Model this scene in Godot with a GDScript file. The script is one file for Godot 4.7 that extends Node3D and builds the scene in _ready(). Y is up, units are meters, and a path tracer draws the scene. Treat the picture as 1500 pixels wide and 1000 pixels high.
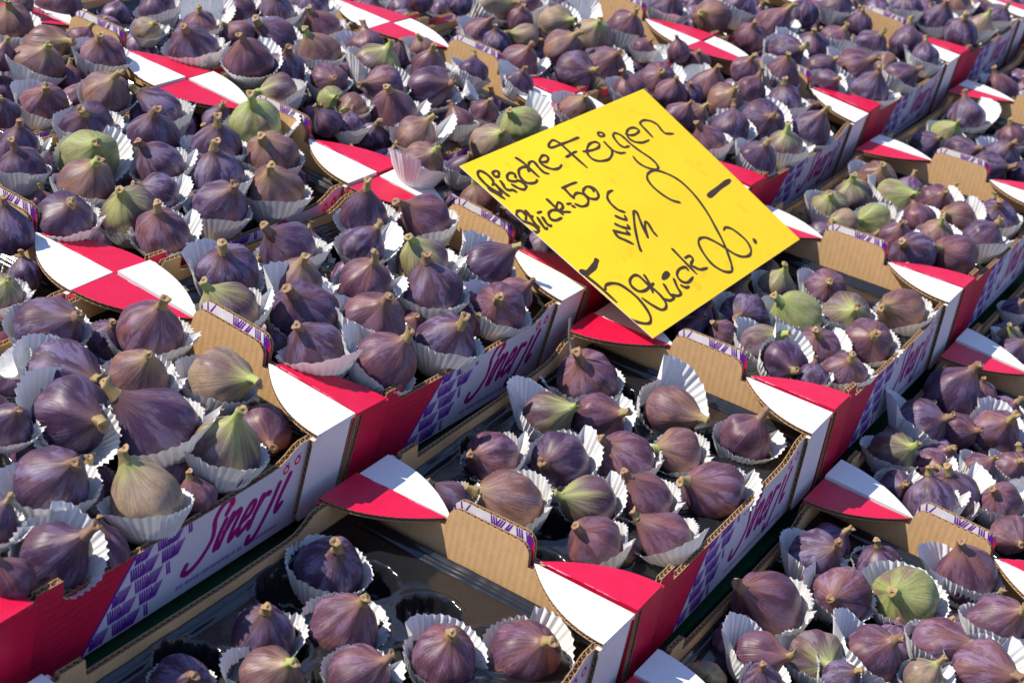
extends Node3D
# A stepped market display of open cardboard fruit crates filled with figs in pleated paper cups, with a hand-written yellow price card.

const W := 0.2675          # crate size across (m)
const D := 0.4000          # crate size from its near to its far wall
const H := 0.09         # height of the corner flaps above the crate's floor
const T := 0.004        # thickness of corrugated board
const PITCH := 0.0064   # corrugation

var M := {}
var used := {}
var rng := RandomNumberGenerator.new()
var proto: Node3D
var tray_proto: MeshInstance3D
var holder: Transform3D
var phrase := ""
var body_mesh := {}
var stem_mesh := []
var cup_mesh := {}
var placed := []        # [position, radius] of each fig
var crates := []        # [column, row, transform, phrase]


func _ready() -> void:
	rng.seed = 4711
	var cam := Camera3D.new()
	cam.name = "camera"
	cam.transform = Transform3D(Vector3(0.83099,0.20778,-0.51603),Vector3(-0.40927,0.85662,-0.31415),Vector3(0.37677,0.47225,0.79689),Vector3(0.88108,0.74135,1.04089))
	cam.fov = 22.4995
	cam.near = 0.05
	cam.far = 200.0
	var lens := CameraAttributesPhysical.new()
	lens.frustum_focal_length = 12.0 / tan(deg_to_rad(22.4995) * 0.5)
	lens.frustum_focus_distance = 1.5
	lens.frustum_near = 0.05
	lens.frustum_far = 200.0
	lens.exposure_aperture = 14.0
	cam.attributes = lens
	add_child(cam)
	cam.current = true
	var sky_mat := ProceduralSkyMaterial.new()
	sky_mat.sky_top_color = Color(0.42, 0.53, 0.74)
	sky_mat.sky_horizon_color = Color(0.78, 0.82, 0.87)
	sky_mat.sky_curve = 0.12
	sky_mat.ground_bottom_color = Color(0.25, 0.23, 0.21)
	sky_mat.ground_horizon_color = Color(0.6, 0.62, 0.64)
	sky_mat.sun_angle_max = 1.0
	var env := Environment.new()
	env.background_mode = Environment.BG_SKY
	env.sky = Sky.new()
	env.sky.sky_material = sky_mat
	env.background_energy_multiplier = 1.0
	env.tonemap_mode = Environment.TONE_MAPPER_LINEAR
	env.tonemap_exposure = 1.34
	env.sdfgi_enabled = true
	env.ssao_enabled = true
	env.ssil_enabled = true
	var we := WorldEnvironment.new()
	we.name = "world"
	we.environment = env
	add_child(we)
	var sun := DirectionalLight3D.new()
	sun.name = "sun"
	sun.light_color = Color(1.0, 0.962, 0.90)
	sun.light_energy = 1.6
	sun.light_angular_distance = 0.5
	sun.shadow_enabled = true
	add_child(sun)
	sun.look_at_from_position(Vector3.ZERO, Vector3(0.85, -0.95, -0.42), Vector3.UP)

	make_materials()
	build_setting()
	make_crate()
	make_tray()
	make_fig_meshes()
	make_cup_meshes()
	build_figs()
	build_fillers()
	build_sign()
	build_wire()


# ---------------------------------------------------------------- helpers

func numbered(called: String) -> String:
	used[called] = used.get(called, -1) + 1
	return called if used[called] == 0 else "%s_%03d" % [called, used[called]]


func tag(o: Node, label: String, category: String, group := "") -> void:
	o.set_meta("label", label)
	o.set_meta("category", category)
	if group:
		o.set_meta("group", group)


func mat(color: Color, rough: float, tex: Texture2D = null) -> StandardMaterial3D:
	var m := StandardMaterial3D.new()
	m.albedo_color = color.linear_to_srgb() if tex == null else Color.WHITE
	m.albedo_texture = tex
	m.roughness = rough
	m.cull_mode = BaseMaterial3D.CULL_DISABLED
	return m


func noise(seed_: int, freq := 1.0, octaves := 3) -> FastNoiseLite:
	var n := FastNoiseLite.new()
	n.seed = seed_
	n.noise_type = FastNoiseLite.TYPE_SIMPLEX_SMOOTH
	n.frequency = freq
	n.fractal_octaves = octaves
	return n


func lin(c: Vector3) -> Color:
	return Color(clampf(c.x, 0, 1), clampf(c.y, 0, 1), clampf(c.z, 0, 1)).linear_to_srgb()


# a grid of points as a smooth surface; wrap joins the first and last column
func lattice(p: PackedVector3Array, nu: int, nv: int, wrap: bool, uv_scale := Vector2.ONE) -> Array:
	var nrm := PackedVector3Array()
	var uv := PackedVector2Array()
	var idx := PackedInt32Array()
	nrm.resize(p.size())
	uv.resize(p.size())
	for j in nv + 1:
		for i in nu + 1:
			var i0 := i - 1
			var i1 := i + 1
			if wrap:
				i0 = (i + nu - 1) % nu
				i1 = (i + 1) % nu
			else:
				i0 = maxi(i0, 0)
				i1 = mini(i1, nu)
			var j0 := maxi(j - 1, 0)
			var j1 := mini(j + 1, nv)
			var du := p[j * (nu + 1) + i1] - p[j * (nu + 1) + i0]
			var dv := p[j1 * (nu + 1) + i] - p[j0 * (nu + 1) + i]
			var n := dv.cross(du) if wrap else du.cross(dv)
			if n.length() < 1e-12:
				n = (p[j * (nu + 1) + i]) * 1.0
			nrm[j * (nu + 1) + i] = n.normalized()
			uv[j * (nu + 1) + i] = Vector2(float(i) / nu, 1.0 - float(j) / nv) * uv_scale
	for j in nv:
		for i in nu:
			var a := j * (nu + 1) + i
			var b := a + 1
			var c := a + nu + 1
			var d := c + 1
			idx.append_array([a, b, c, b, d, c] if wrap else [a, c, b, b, c, d])
	var arr := []
	arr.resize(Mesh.ARRAY_MAX)
	arr[Mesh.ARRAY_VERTEX] = p
	arr[Mesh.ARRAY_NORMAL] = nrm
	arr[Mesh.ARRAY_TEX_UV] = uv
	arr[Mesh.ARRAY_INDEX] = idx
	return arr


func add_arrays(mesh: ArrayMesh, arr: Array, m: Material) -> void:
	mesh.add_surface_from_arrays(Mesh.PRIMITIVE_TRIANGLES, arr)
	mesh.surface_set_material(mesh.get_surface_count() - 1, m)


func flat_arrays(v: PackedVector3Array, uv: PackedVector2Array) -> Array:
	var nrm := PackedVector3Array()
	nrm.resize(v.size())
	for i in range(0, v.size(), 3):
		var n := (v[i + 2] - v[i]).cross(v[i + 1] - v[i]).normalized()
		nrm[i] = n
		nrm[i + 1] = n
		nrm[i + 2] = n
	var arr := []
	arr.resize(Mesh.ARRAY_MAX)
	arr[Mesh.ARRAY_VERTEX] = v
	arr[Mesh.ARRAY_NORMAL] = nrm
	arr[Mesh.ARRAY_TEX_UV] = uv
	return arr


func spline(p: Array, per: int) -> PackedVector2Array:
	var out := PackedVector2Array()
	for i in p.size() - 1:
		var a: Vector2 = p[maxi(i - 1, 0)]
		var b: Vector2 = p[i]
		var c: Vector2 = p[i + 1]
		var d: Vector2 = p[mini(i + 2, p.size() - 1)]
		for k in per:
			out.append(b.cubic_interpolate(c, a, d, float(k) / per))
	out.append(p[p.size() - 1])
	return out


# marker or printed stroke along pts (pixels), wa..wb its width at start and end
func stroke(im: Image, pts: PackedVector2Array, wa: float, wb: float, color: Color) -> void:
	var w := im.get_width()
	var h := im.get_height()
	var total := 0.0
	for i in pts.size() - 1:
		total += pts[i].distance_to(pts[i + 1])
	var gone := 0.0
	for i in pts.size() - 1:
		var a := pts[i]
		var b := pts[i + 1]
		var l := a.distance_to(b)
		var steps := maxi(1, int(l / 1.2))
		for k in steps:
			var q := a.lerp(b, float(k) / steps)
			var r := lerpf(wa, wb, (gone + l * k / steps) / maxf(total, 0.01)) * 0.5
			for y in range(maxi(0, int(q.y - r - 1)), mini(h, int(q.y + r + 2))):
				for x in range(maxi(0, int(q.x - r - 1)), mini(w, int(q.x + r + 2))):
					var c := clampf(r + 0.5 - Vector2(x + 0.5, y + 0.5).distance_to(q), 0, 1)
					if c > 0:
						im.set_pixel(x, y, im.get_pixel(x, y).lerp(color, c))
		gone += l


# ---------------------------------------------------------------- materials

const RED := Color(0.80, 0.035, 0.235)
const PAPER := Color(0.895, 0.885, 0.885)
const PURPLE := Color(0.38, 0.10, 0.55)
const MAGENTA := Color(0.60, 0.03, 0.42)


func make_materials() -> void:
	M.kraft = mat(Color.WHITE, 0.9, kraft_texture(11))
	M.kraft.normal_enabled = true
	M.kraft.normal_texture = flute_normals()
	M.kraft.normal_scale = 0.16
	M.edge = mat(Color(0.40, 0.25, 0.13), 0.95)
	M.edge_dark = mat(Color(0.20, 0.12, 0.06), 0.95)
	M.white = mat(Color.WHITE, 0.55, white_print())
	M.red = mat(Color.WHITE, 0.42, red_print())
	M.side = mat(Color.WHITE, 0.5, side_print())
	M.end = mat(Color.WHITE, 0.5, end_print())
	M.tray = mat(Color(0.012, 0.013, 0.016), 0.16)
	M.tray.metallic_specular = 0.6
	M.paper = mat(Color(0.74, 0.738, 0.735), 0.85)
	M.paper.backlight_enabled = true
	M.paper.backlight = Color(0.42, 0.42, 0.41)
	M.cloth = mat(Color.WHITE, 1.0, cloth_texture())
	M.asphalt = mat(Color(0.055, 0.054, 0.052), 0.95)
	M.wood = mat(Color(0.24, 0.16, 0.09), 0.8)
	M.wire = mat(Color(0.20, 0.21, 0.17), 0.4)


func kraft_texture(s: int) -> Texture2D:
	var im := Image.create(256, 256, true, Image.FORMAT_RGB8)
	var a := noise(s, 0.012, 4)
	var b := noise(s + 1, 0.12, 2)
	for y in 256:
		for x in 256:
			var stripe := 0.5 + 0.5 * sin(TAU * x / 256.0 * 8.0)
			var k := 1.0 + 0.10 * a.get_noise_2d(x, y) + 0.10 * b.get_noise_2d(x * 0.4, y * 1.6) - 0.035 * stripe
			im.set_pixel(x, y, lin(Vector3(0.66, 0.405, 0.185) * k))
	im.generate_mipmaps()
	return ImageTexture.create_from_image(im)


func flute_normals() -> Texture2D:
	var im := Image.create(256, 256, false, Image.FORMAT_RGB8)
	var a := noise(5, 0.05, 3)
	for y in 256:
		for x in 256:
			var v := 0.5 + 0.36 * sin(TAU * x / 256.0 * 8.0) + 0.14 * a.get_noise_2d(x, y)
			im.set_pixel(x, y, Color(v, v, v))
	im.bump_map_to_normal_map(4.0)
	return ImageTexture.create_from_image(im)


func white_print() -> Texture2D:
	var im := Image.create(256, 256, true, Image.FORMAT_RGB8)
	var a := noise(21, 0.01, 4)
	var b := noise(22, 0.06, 3)
	for y in 256:
		for x in 256:
			var k := 0.755 + 0.03 * a.get_noise_2d(x, y) - 0.05 * maxf(0, b.get_noise_2d(x, y * 0.5) - 0.35)
			im.set_pixel(x, y, lin(Vector3(k, k * 0.99, k * 0.975)))
	var r := RandomNumberGenerator.new()
	r.seed = 8
	for k in 9:          # creases, rubbed marks and specks of dirt
		var p := Vector2(r.randf_range(0, 256), r.randf_range(0, 256))
		var q := p + Vector2(r.randf_range(-70, 70), r.randf_range(-70, 70))
		stroke(im, PackedVector2Array([p, p.lerp(q, 0.5) + Vector2(2, -1), q]), 0.9, 0.5, Color(0.80, 0.78, 0.77))
	for k in 26:
		var p := Vector2(r.randf_range(0, 256), r.randf_range(0, 256))
		stroke(im, PackedVector2Array([p, p + Vector2(r.randf_range(-3, 3), 1)]), r.randf_range(0.6, 2.0), 0.6, Color(0.72, 0.66, 0.62))
	im.generate_mipmaps()
	return ImageTexture.create_from_image(im)


func hatch(im: Image, x0: int, x1: int, y0: int, y1: int, dark: Color, r: RandomNumberGenerator, step := 11.0) -> void:
	# short slanting brush marks in rows that lean to and fro, as on printed weave
	var row := 0
	var y := float(y0)
	while y < y1:
		var x := float(x0)
		while x < x1:
			var lean := 1.0 if row % 2 == 0 else -1.0
			var p := Vector2(x + r.randf_range(-2, 2), y + r.randf_range(-2, 2))
			var e := p + Vector2(lean * step * 0.9, step * 1.0) * r.randf_range(0.7, 1.2)
			stroke(im, PackedVector2Array([p, e]), r.randf_range(0.8, 2.0), 0.6, dark)
			x += step * 0.62
		y += step * 1.15
		row += 1


func red_print() -> Texture2D:
	var im := Image.create(256, 256, true, Image.FORMAT_RGB8)
	var a := noise(31, 0.015, 3)
	for y in 256:
		for x in 256:
			im.set_pixel(x, y, RED.lightened(0.05 * maxf(0, a.get_noise_2d(x, y))).darkened(0.05 * maxf(0, -a.get_noise_2d(x, y))))
	var r := RandomNumberGenerator.new()
	r.seed = 3
	hatch(im, 0, 256, 0, 256, Color(0.66, 0.02, 0.19), r, 12.0)
	for y in [1.0, 254.5]:        # the print is rubbed off along the fold
		var x := 0.0
		while x < 256:
			var l := r.randf_range(4, 40)
			if r.randf() < 0.55:
				stroke(im, PackedVector2Array([Vector2(x, y), Vector2(x + l, y)]), r.randf_range(1.0, 3.0), r.randf_range(1.0, 3.0), Color(0.96, 0.72, 0.76))
			x += l + 3
	im.generate_mipmaps()
	return ImageTexture.create_from_image(im)


func leaf_weave(im: Image, x0: int, x1: int, slant: float, y0: int, y1: int, r: RandomNumberGenerator, cell: float, dens := 1.0) -> void:
	# rows of slanting purple strokes that change their lean from cell to cell, with pale lines left between the cells
	var row := 0
	var y := float(y0)
	while y < y1 + cell:
		var x := float(x0) - slant * (y - y0) - cell
		var k := 0
		while x < x1:
			var lean := 1.0 if (row + k) % 2 == 0 else -0.55
			for s in 6:
				if r.randf() > dens:
					continue
				var a := Vector2(x + cell * (0.12 + 0.165 * s), y + cell * 0.08)
				var b := a + Vector2(-lean * cell * 0.38, cell * 0.82)
				var edge := slant * ((a.y + b.y) * 0.5 - y0)
				if minf(a.x, b.x) > x0 - edge + 2 and maxf(a.x, b.x) < x1 - edge:
					stroke(im, PackedVector2Array([a, a.lerp(b, 0.5), b]), cell * 0.09, cell * 0.15 * r.randf_range(0.8, 1.15), PURPLE)
			x += cell * 1.12
			k += 1
		y += cell
		row += 1


func side_print() -> Texture2D:
	# near end (left) red with darker brush marks, a band of purple weave, then white with the grower's name in script
	var w := 1024
	var h := 230
	var im := Image.create(w, h, true, Image.FORMAT_RGB8)
	im.fill(Color(0.835, 0.81, 0.835))
	var r := RandomNumberGenerator.new()
	r.seed = 12
	leaf_weave(im, 408, 576, 0.62, 0, h, r, 38.0, 1.0)
	for y in h:
		var edge := int(404 - 0.62 * y)
		for x in edge:
			im.set_pixel(x, y, RED)
		for x in range(edge, edge + 9):
			im.set_pixel(x, y, PURPLE)
	for row in 13:
		for k in 60:
			var x := 8.0 + k * 6.6 + r.randf_range(-3, 3)
			var y := 6.0 + row * 17 + r.randf_range(-4, 4)
			if x + 26 < 396 - 0.62 * y:
				stroke(im, PackedVector2Array([Vector2(x, y), Vector2(x + 20, y - 7)]), r.randf_range(1.2, 3.6), 0.8, Color(0.58, 0.012, 0.19).lerp(RED, r.randf() * 0.7))
	# the script name, leaning forward; letter box: x to the right, y up from the base line
	var name_ := [
		[Vector2(1.22, 1.40), Vector2(1.28, 1.78), Vector2(1.0, 2.0), Vector2(0.66, 1.82), Vector2(0.56, 1.42), Vector2(0.78, 0.98), Vector2(0.88, 0.55), Vector2(0.62, 0.02), Vector2(0.15, -0.25), Vector2(-0.25, -0.15), Vector2(-0.22, 0.14)],
		[Vector2(1.36, 1.12), Vector2(1.30, 0.5), Vector2(1.38, 0.06), Vector2(1.52, 0.25)],
		[Vector2(1.72, 1.2), Vector2(1.64, 0.6), Vector2(1.6, 0.04)],
		[Vector2(1.62, 0.6), Vector2(1.95, 1.15), Vector2(2.2, 1.1), Vector2(2.14, 0.5), Vector2(2.24, 0.05), Vector2(2.5, 0.35)],
		[Vector2(2.62, 0.55), Vector2(3.0, 0.72), Vector2(3.06, 1.1), Vector2(2.78, 1.16), Vector2(2.58, 0.6), Vector2(2.76, 0.06), Vector2(3.2, 0.35)],
		[Vector2(3.46, 1.2), Vector2(3.4, 0.6), Vector2(3.36, 0.04)],
		[Vector2(3.38, 0.6), Vector2(3.62, 1.12), Vector2(3.95, 1.12)],
		[Vector2(4.4, 1.3), Vector2(4.36, 0.4), Vector2(4.1, -0.5), Vector2(3.7, -0.62), Vector2(3.62, -0.36)],
		[Vector2(4.95, 1.45), Vector2(4.86, 0.5), Vector2(5.0, 0.06), Vector2(5.22, 0.3)],
	]
	var sx := 53.0
	var sy := 60.0
	for line in name_:
		var pts := []
		for q in line:
			pts.append(Vector2(548 + q.x * sx + q.y * 20.0, 166 - q.y * sy))
		stroke(im, spline(pts, 8), 15.0, 12.0, MAGENTA)
		stroke(im, spline(pts, 8), 11.0, 15.0, MAGENTA)
	for q in [Vector2(1.32, 1.72), Vector2(4.5, 1.75), Vector2(5.1, 1.9)]:
		var c := Vector2(548 + q.x * sx + q.y * 20.0, 166 - q.y * sy)
		var ring := PackedVector2Array()
		for k in 13:
			ring.append(c + Vector2(cos(TAU * k / 12), sin(TAU * k / 12) * 1.1) * 8.0)
		stroke(im, ring, 5.0, 5.0, Color(0.86, 0.06, 0.36))
		stroke(im, PackedVector2Array([c + Vector2(0, -9), c + Vector2(7, -17)]), 4.0, 2.0, PURPLE)
		stroke(im, PackedVector2Array([c + Vector2(0, -9), c + Vector2(-5, -15)]), 3.0, 2.0, PURPLE)
	# the small line of print under the name: too small in the picture to read, a row of dark marks
	var x := 520.0
	while x < 830:
		if r.randf() > 0.16:
			stroke(im, PackedVector2Array([Vector2(x, 203), Vector2(x + r.randf_range(-1, 2), 211)]), 2.6, 2.2, PURPLE)
		x += 5.4
	im.generate_mipmaps()
	return ImageTexture.create_from_image(im)


func end_print() -> Texture2D:
	# left half white, purple weave in the middle, right half red
	var w := 768
	var h := 320
	var im := Image.create(w, h, true, Image.FORMAT_RGB8)
	im.fill(PAPER)
	var r := RandomNumberGenerator.new()
	r.seed = 5
	leaf_weave(im, 250, 520, 0.0, 0, h, r, 40.0, 0.55)
	for y in h:
		for x in range(470, w):
			im.set_pixel(x, y, RED if x > 484 else PURPLE)
	im.generate_mipmaps()
	return ImageTexture.create_from_image(im)


func cloth_texture() -> Texture2D:
	var im := Image.create(256, 256, true, Image.FORMAT_RGB8)
	var a := noise(61, 0.35, 2)
	var b := noise(62, 0.02, 3)
	for y in 256:
		for x in 256:
			var k := 1.0 + 0.55 * a.get_noise_2d(x, y) + 0.25 * b.get_noise_2d(x, y)
			im.set_pixel(x, y, lin(Vector3(0.008, 0.085, 0.03) * k))
	im.generate_mipmaps()
	return ImageTexture.create_from_image(im)


# ---------------------------------------------------------------- setting

func box(called: String, lo: Vector3, hi: Vector3, m: Material, parent: Node) -> MeshInstance3D:
	var o := MeshInstance3D.new()
	var b := BoxMesh.new()
	b.size = hi - lo
	o.mesh = b
	o.material_override = m
	o.position = (lo + hi) * 0.5
	o.name = called
	parent.add_child(o, true)
	return o


func build_setting() -> void:
	var g := MeshInstance3D.new()
	var pm := PlaneMesh.new()
	pm.size = Vector2(160, 160)
	g.mesh = pm
	g.material_override = M.asphalt
	g.position = Vector3(0, -1.0, 0)
	g.name = "ground"
	g.set_meta("kind", "structure")
	add_child(g)
	var table := Node3D.new()
	table.name = "stepped_table"
	table.position = Vector3(0.27, -1.0, -0.8)
	add_child(table)
	tag(table, "stepped wooden market table under the fruit crates", "table")
	var tiers := [[-0.95, 0.2685, -0.112], [0.2685, 0.548, -0.1515], [0.548, 0.86, -0.197]]
	for t in tiers:
		var x0: float = t[0]
		var x1: float = t[1]
		var y: float = t[2]
		box("tier", Vector3(x0 + 0.002, y - 0.05, -2.2) - table.position, Vector3(x1 - 0.004, y - 0.004, 0.55) - table.position, M.wood, table)
		for z in [-2.1, 0.45]:
			box("leg", Vector3(x0 + 0.02, -0.999, z) - table.position, Vector3(x0 + 0.07, y - 0.05, z + 0.05) - table.position, M.wood, table)
	# the green cloth runs over the steps as one folded sheet
	var prof := [Vector2(-0.98, -0.35), Vector2(-0.97, -0.112), Vector2(0.2685, -0.110), Vector2(0.2685, -0.150), Vector2(0.548, -0.150), Vector2(0.548, -0.195), Vector2(0.862, -0.195), Vector2(0.866, -0.5)]
	var v := PackedVector3Array()
	var uv := PackedVector2Array()
	var s := 0.0
	for i in prof.size() - 1:
		var a: Vector2 = prof[i]
		var b: Vector2 = prof[i + 1]
		var l := a.distance_to(b)
		var c := [Vector3(a.x, a.y, 0.56), Vector3(b.x, b.y, 0.56), Vector3(b.x, b.y, -2.22), Vector3(a.x, a.y, -2.22)]
		var t := [Vector2(s, 0) * 8, Vector2(s + l, 0) * 8, Vector2(s + l, 2.78) * 8, Vector2(s, 2.78) * 8]
		for k in [0, 1, 2, 0, 2, 3]:
			v.append(c[k])
			uv.append(t[k])
		s += l
	var me := ArrayMesh.new()
	add_arrays(me, flat_arrays(v, uv), M.cloth)
	var cl := MeshInstance3D.new()
	cl.mesh = me
	cl.name = "green_cloth"
	add_child(cl)
	tag(cl, "dark green felt cloth laid over the steps below the crates", "cloth")


# ---------------------------------------------------------------- crates

# a piece of corrugated board: its outline (counter-clockwise), printed face at z = 0, kraft back at z = -thick.
# kinds[i] says how the edge from point i looks: 0 folded (printed), 1 cut (corrugation shows)
func board(parent: Node, called: String, poly: PackedVector2Array, xf: Transform3D, thick: float, front: Material, rect: Rect2, kinds: Array, back: Material = null) -> MeshInstance3D:
	var me := ArrayMesh.new()
	var tri := Geometry2D.triangulate_polygon(poly)
	var fv := PackedVector3Array()
	var fu := PackedVector2Array()
	var bv := PackedVector3Array()
	var bu := PackedVector2Array()
	for k in range(0, tri.size(), 3):
		var t := [poly[tri[k]], poly[tri[k + 1]], poly[tri[k + 2]]]
		if (t[1] - t[0]).cross(t[2] - t[0]) > 0:
			t = [t[0], t[2], t[1]]
		for q in t:
			fv.append(Vector3(q.x, q.y, 0))
			fu.append(Vector2((q.x - rect.position.x) / rect.size.x, 1.0 - (q.y - rect.position.y) / rect.size.y))
		for q in [t[0], t[2], t[1]]:
			bv.append(Vector3(q.x, q.y, -thick))
			bu.append(q / (PITCH * 8.0))
	var ev := PackedVector3Array()   # liners' edges
	var eu := PackedVector2Array()
	var wv := PackedVector3Array()   # corrugation and the dark behind it
	var wu := PackedVector2Array()
	var run := 0.0
	var lw := 0.0006
	for i in poly.size():
		var p := poly[i]
		var q := poly[(i + 1) % poly.size()]
		var l := p.distance_to(q)
		var dir := (q - p) / maxf(l, 1e-6)
		var inn := Vector2(-dir.y, dir.x)
		if kinds[i] == 0:
			for z in [[0.0, -thick]]:
				quad(fv, fu, Vector3(p.x, p.y, z[0]), Vector3(q.x, q.y, z[0]), Vector3(q.x, q.y, z[1]), Vector3(p.x, p.y, z[1]))
				for k in 6:
					var n := fu.size() - 6 + k
					var at := fv[n]
					fu[n] = Vector2((at.x - rect.position.x) / rect.size.x, 1.0 - (at.y + at.z - rect.position.y) / rect.size.y)
		else:
			for z in [[0.0, -lw], [-thick + lw, -thick]]:
				quad(ev, eu, Vector3(p.x, p.y, z[0]), Vector3(q.x, q.y, z[0]), Vector3(q.x, q.y, z[1]), Vector3(p.x, p.y, z[1]))
				var off := inn * 0.005
				var zi: float = z[1] if z[0] == 0.0 else z[0]
				quad(ev, eu, Vector3(p.x, p.y, zi), Vector3(q.x, q.y, zi), Vector3(q.x + off.x, q.y + off.y, zi), Vector3(p.x + off.x, p.y + off.y, zi))
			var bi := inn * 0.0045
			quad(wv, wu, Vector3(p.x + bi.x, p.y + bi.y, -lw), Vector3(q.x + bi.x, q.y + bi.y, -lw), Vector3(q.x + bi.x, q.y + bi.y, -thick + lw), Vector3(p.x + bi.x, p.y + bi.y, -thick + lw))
			var n := maxi(1, int(ceil(l / PITCH * 8.0)))
			for k in n:
				var a := p.lerp(q, float(k) / n)
				var b := p.lerp(q, float(k + 1) / n)
				var za := -thick * 0.5 + (thick * 0.5 - lw) * sin((run + l * k / n) / PITCH * TAU)
				var zb := -thick * 0.5 + (thick * 0.5 - lw) * sin((run + l * (k + 1) / n) / PITCH * TAU)
				var ai := a + inn * 0.0044
				var bb := b + inn * 0.0044
				quad(ev, eu, Vector3(a.x, a.y, za), Vector3(b.x, b.y, zb), Vector3(bb.x, bb.y, zb), Vector3(ai.x, ai.y, za))
				# the paper's own thickness at the cut
				quad(ev, eu, Vector3(a.x, a.y, za - 0.00022), Vector3(b.x, b.y, zb - 0.00022), Vector3(b.x, b.y, zb + 0.00022), Vector3(a.x, a.y, za + 0.00022))
			run += l
	add_arrays(me, flat_arrays(fv, fu), front)
	add_arrays(me, flat_arrays(bv, bu), back if back else M.kraft)
	if ev.size():
		add_arrays(me, flat_arrays(ev, eu), M.edge)
		add_arrays(me, flat_arrays(wv, wu), M.edge_dark)
	var o := MeshInstance3D.new()
	o.mesh = me
	o.name = called
	o.transform = xf
	parent.add_child(o, true)
	return o


func quad(v: PackedVector3Array, uv: PackedVector2Array, a: Vector3, b: Vector3, c: Vector3, d: Vector3) -> void:
	v.append_array([a, b, c, a, c, d])
	uv.append_array([Vector2(a.x, a.y), Vector2(b.x, b.y), Vector2(c.x, c.y), Vector2(a.x, a.y), Vector2(c.x, c.y), Vector2(d.x, d.y)])


func ones(n: int) -> Array:
	var a := []
	a.resize(n)
	a.fill(1)
	return a


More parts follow.
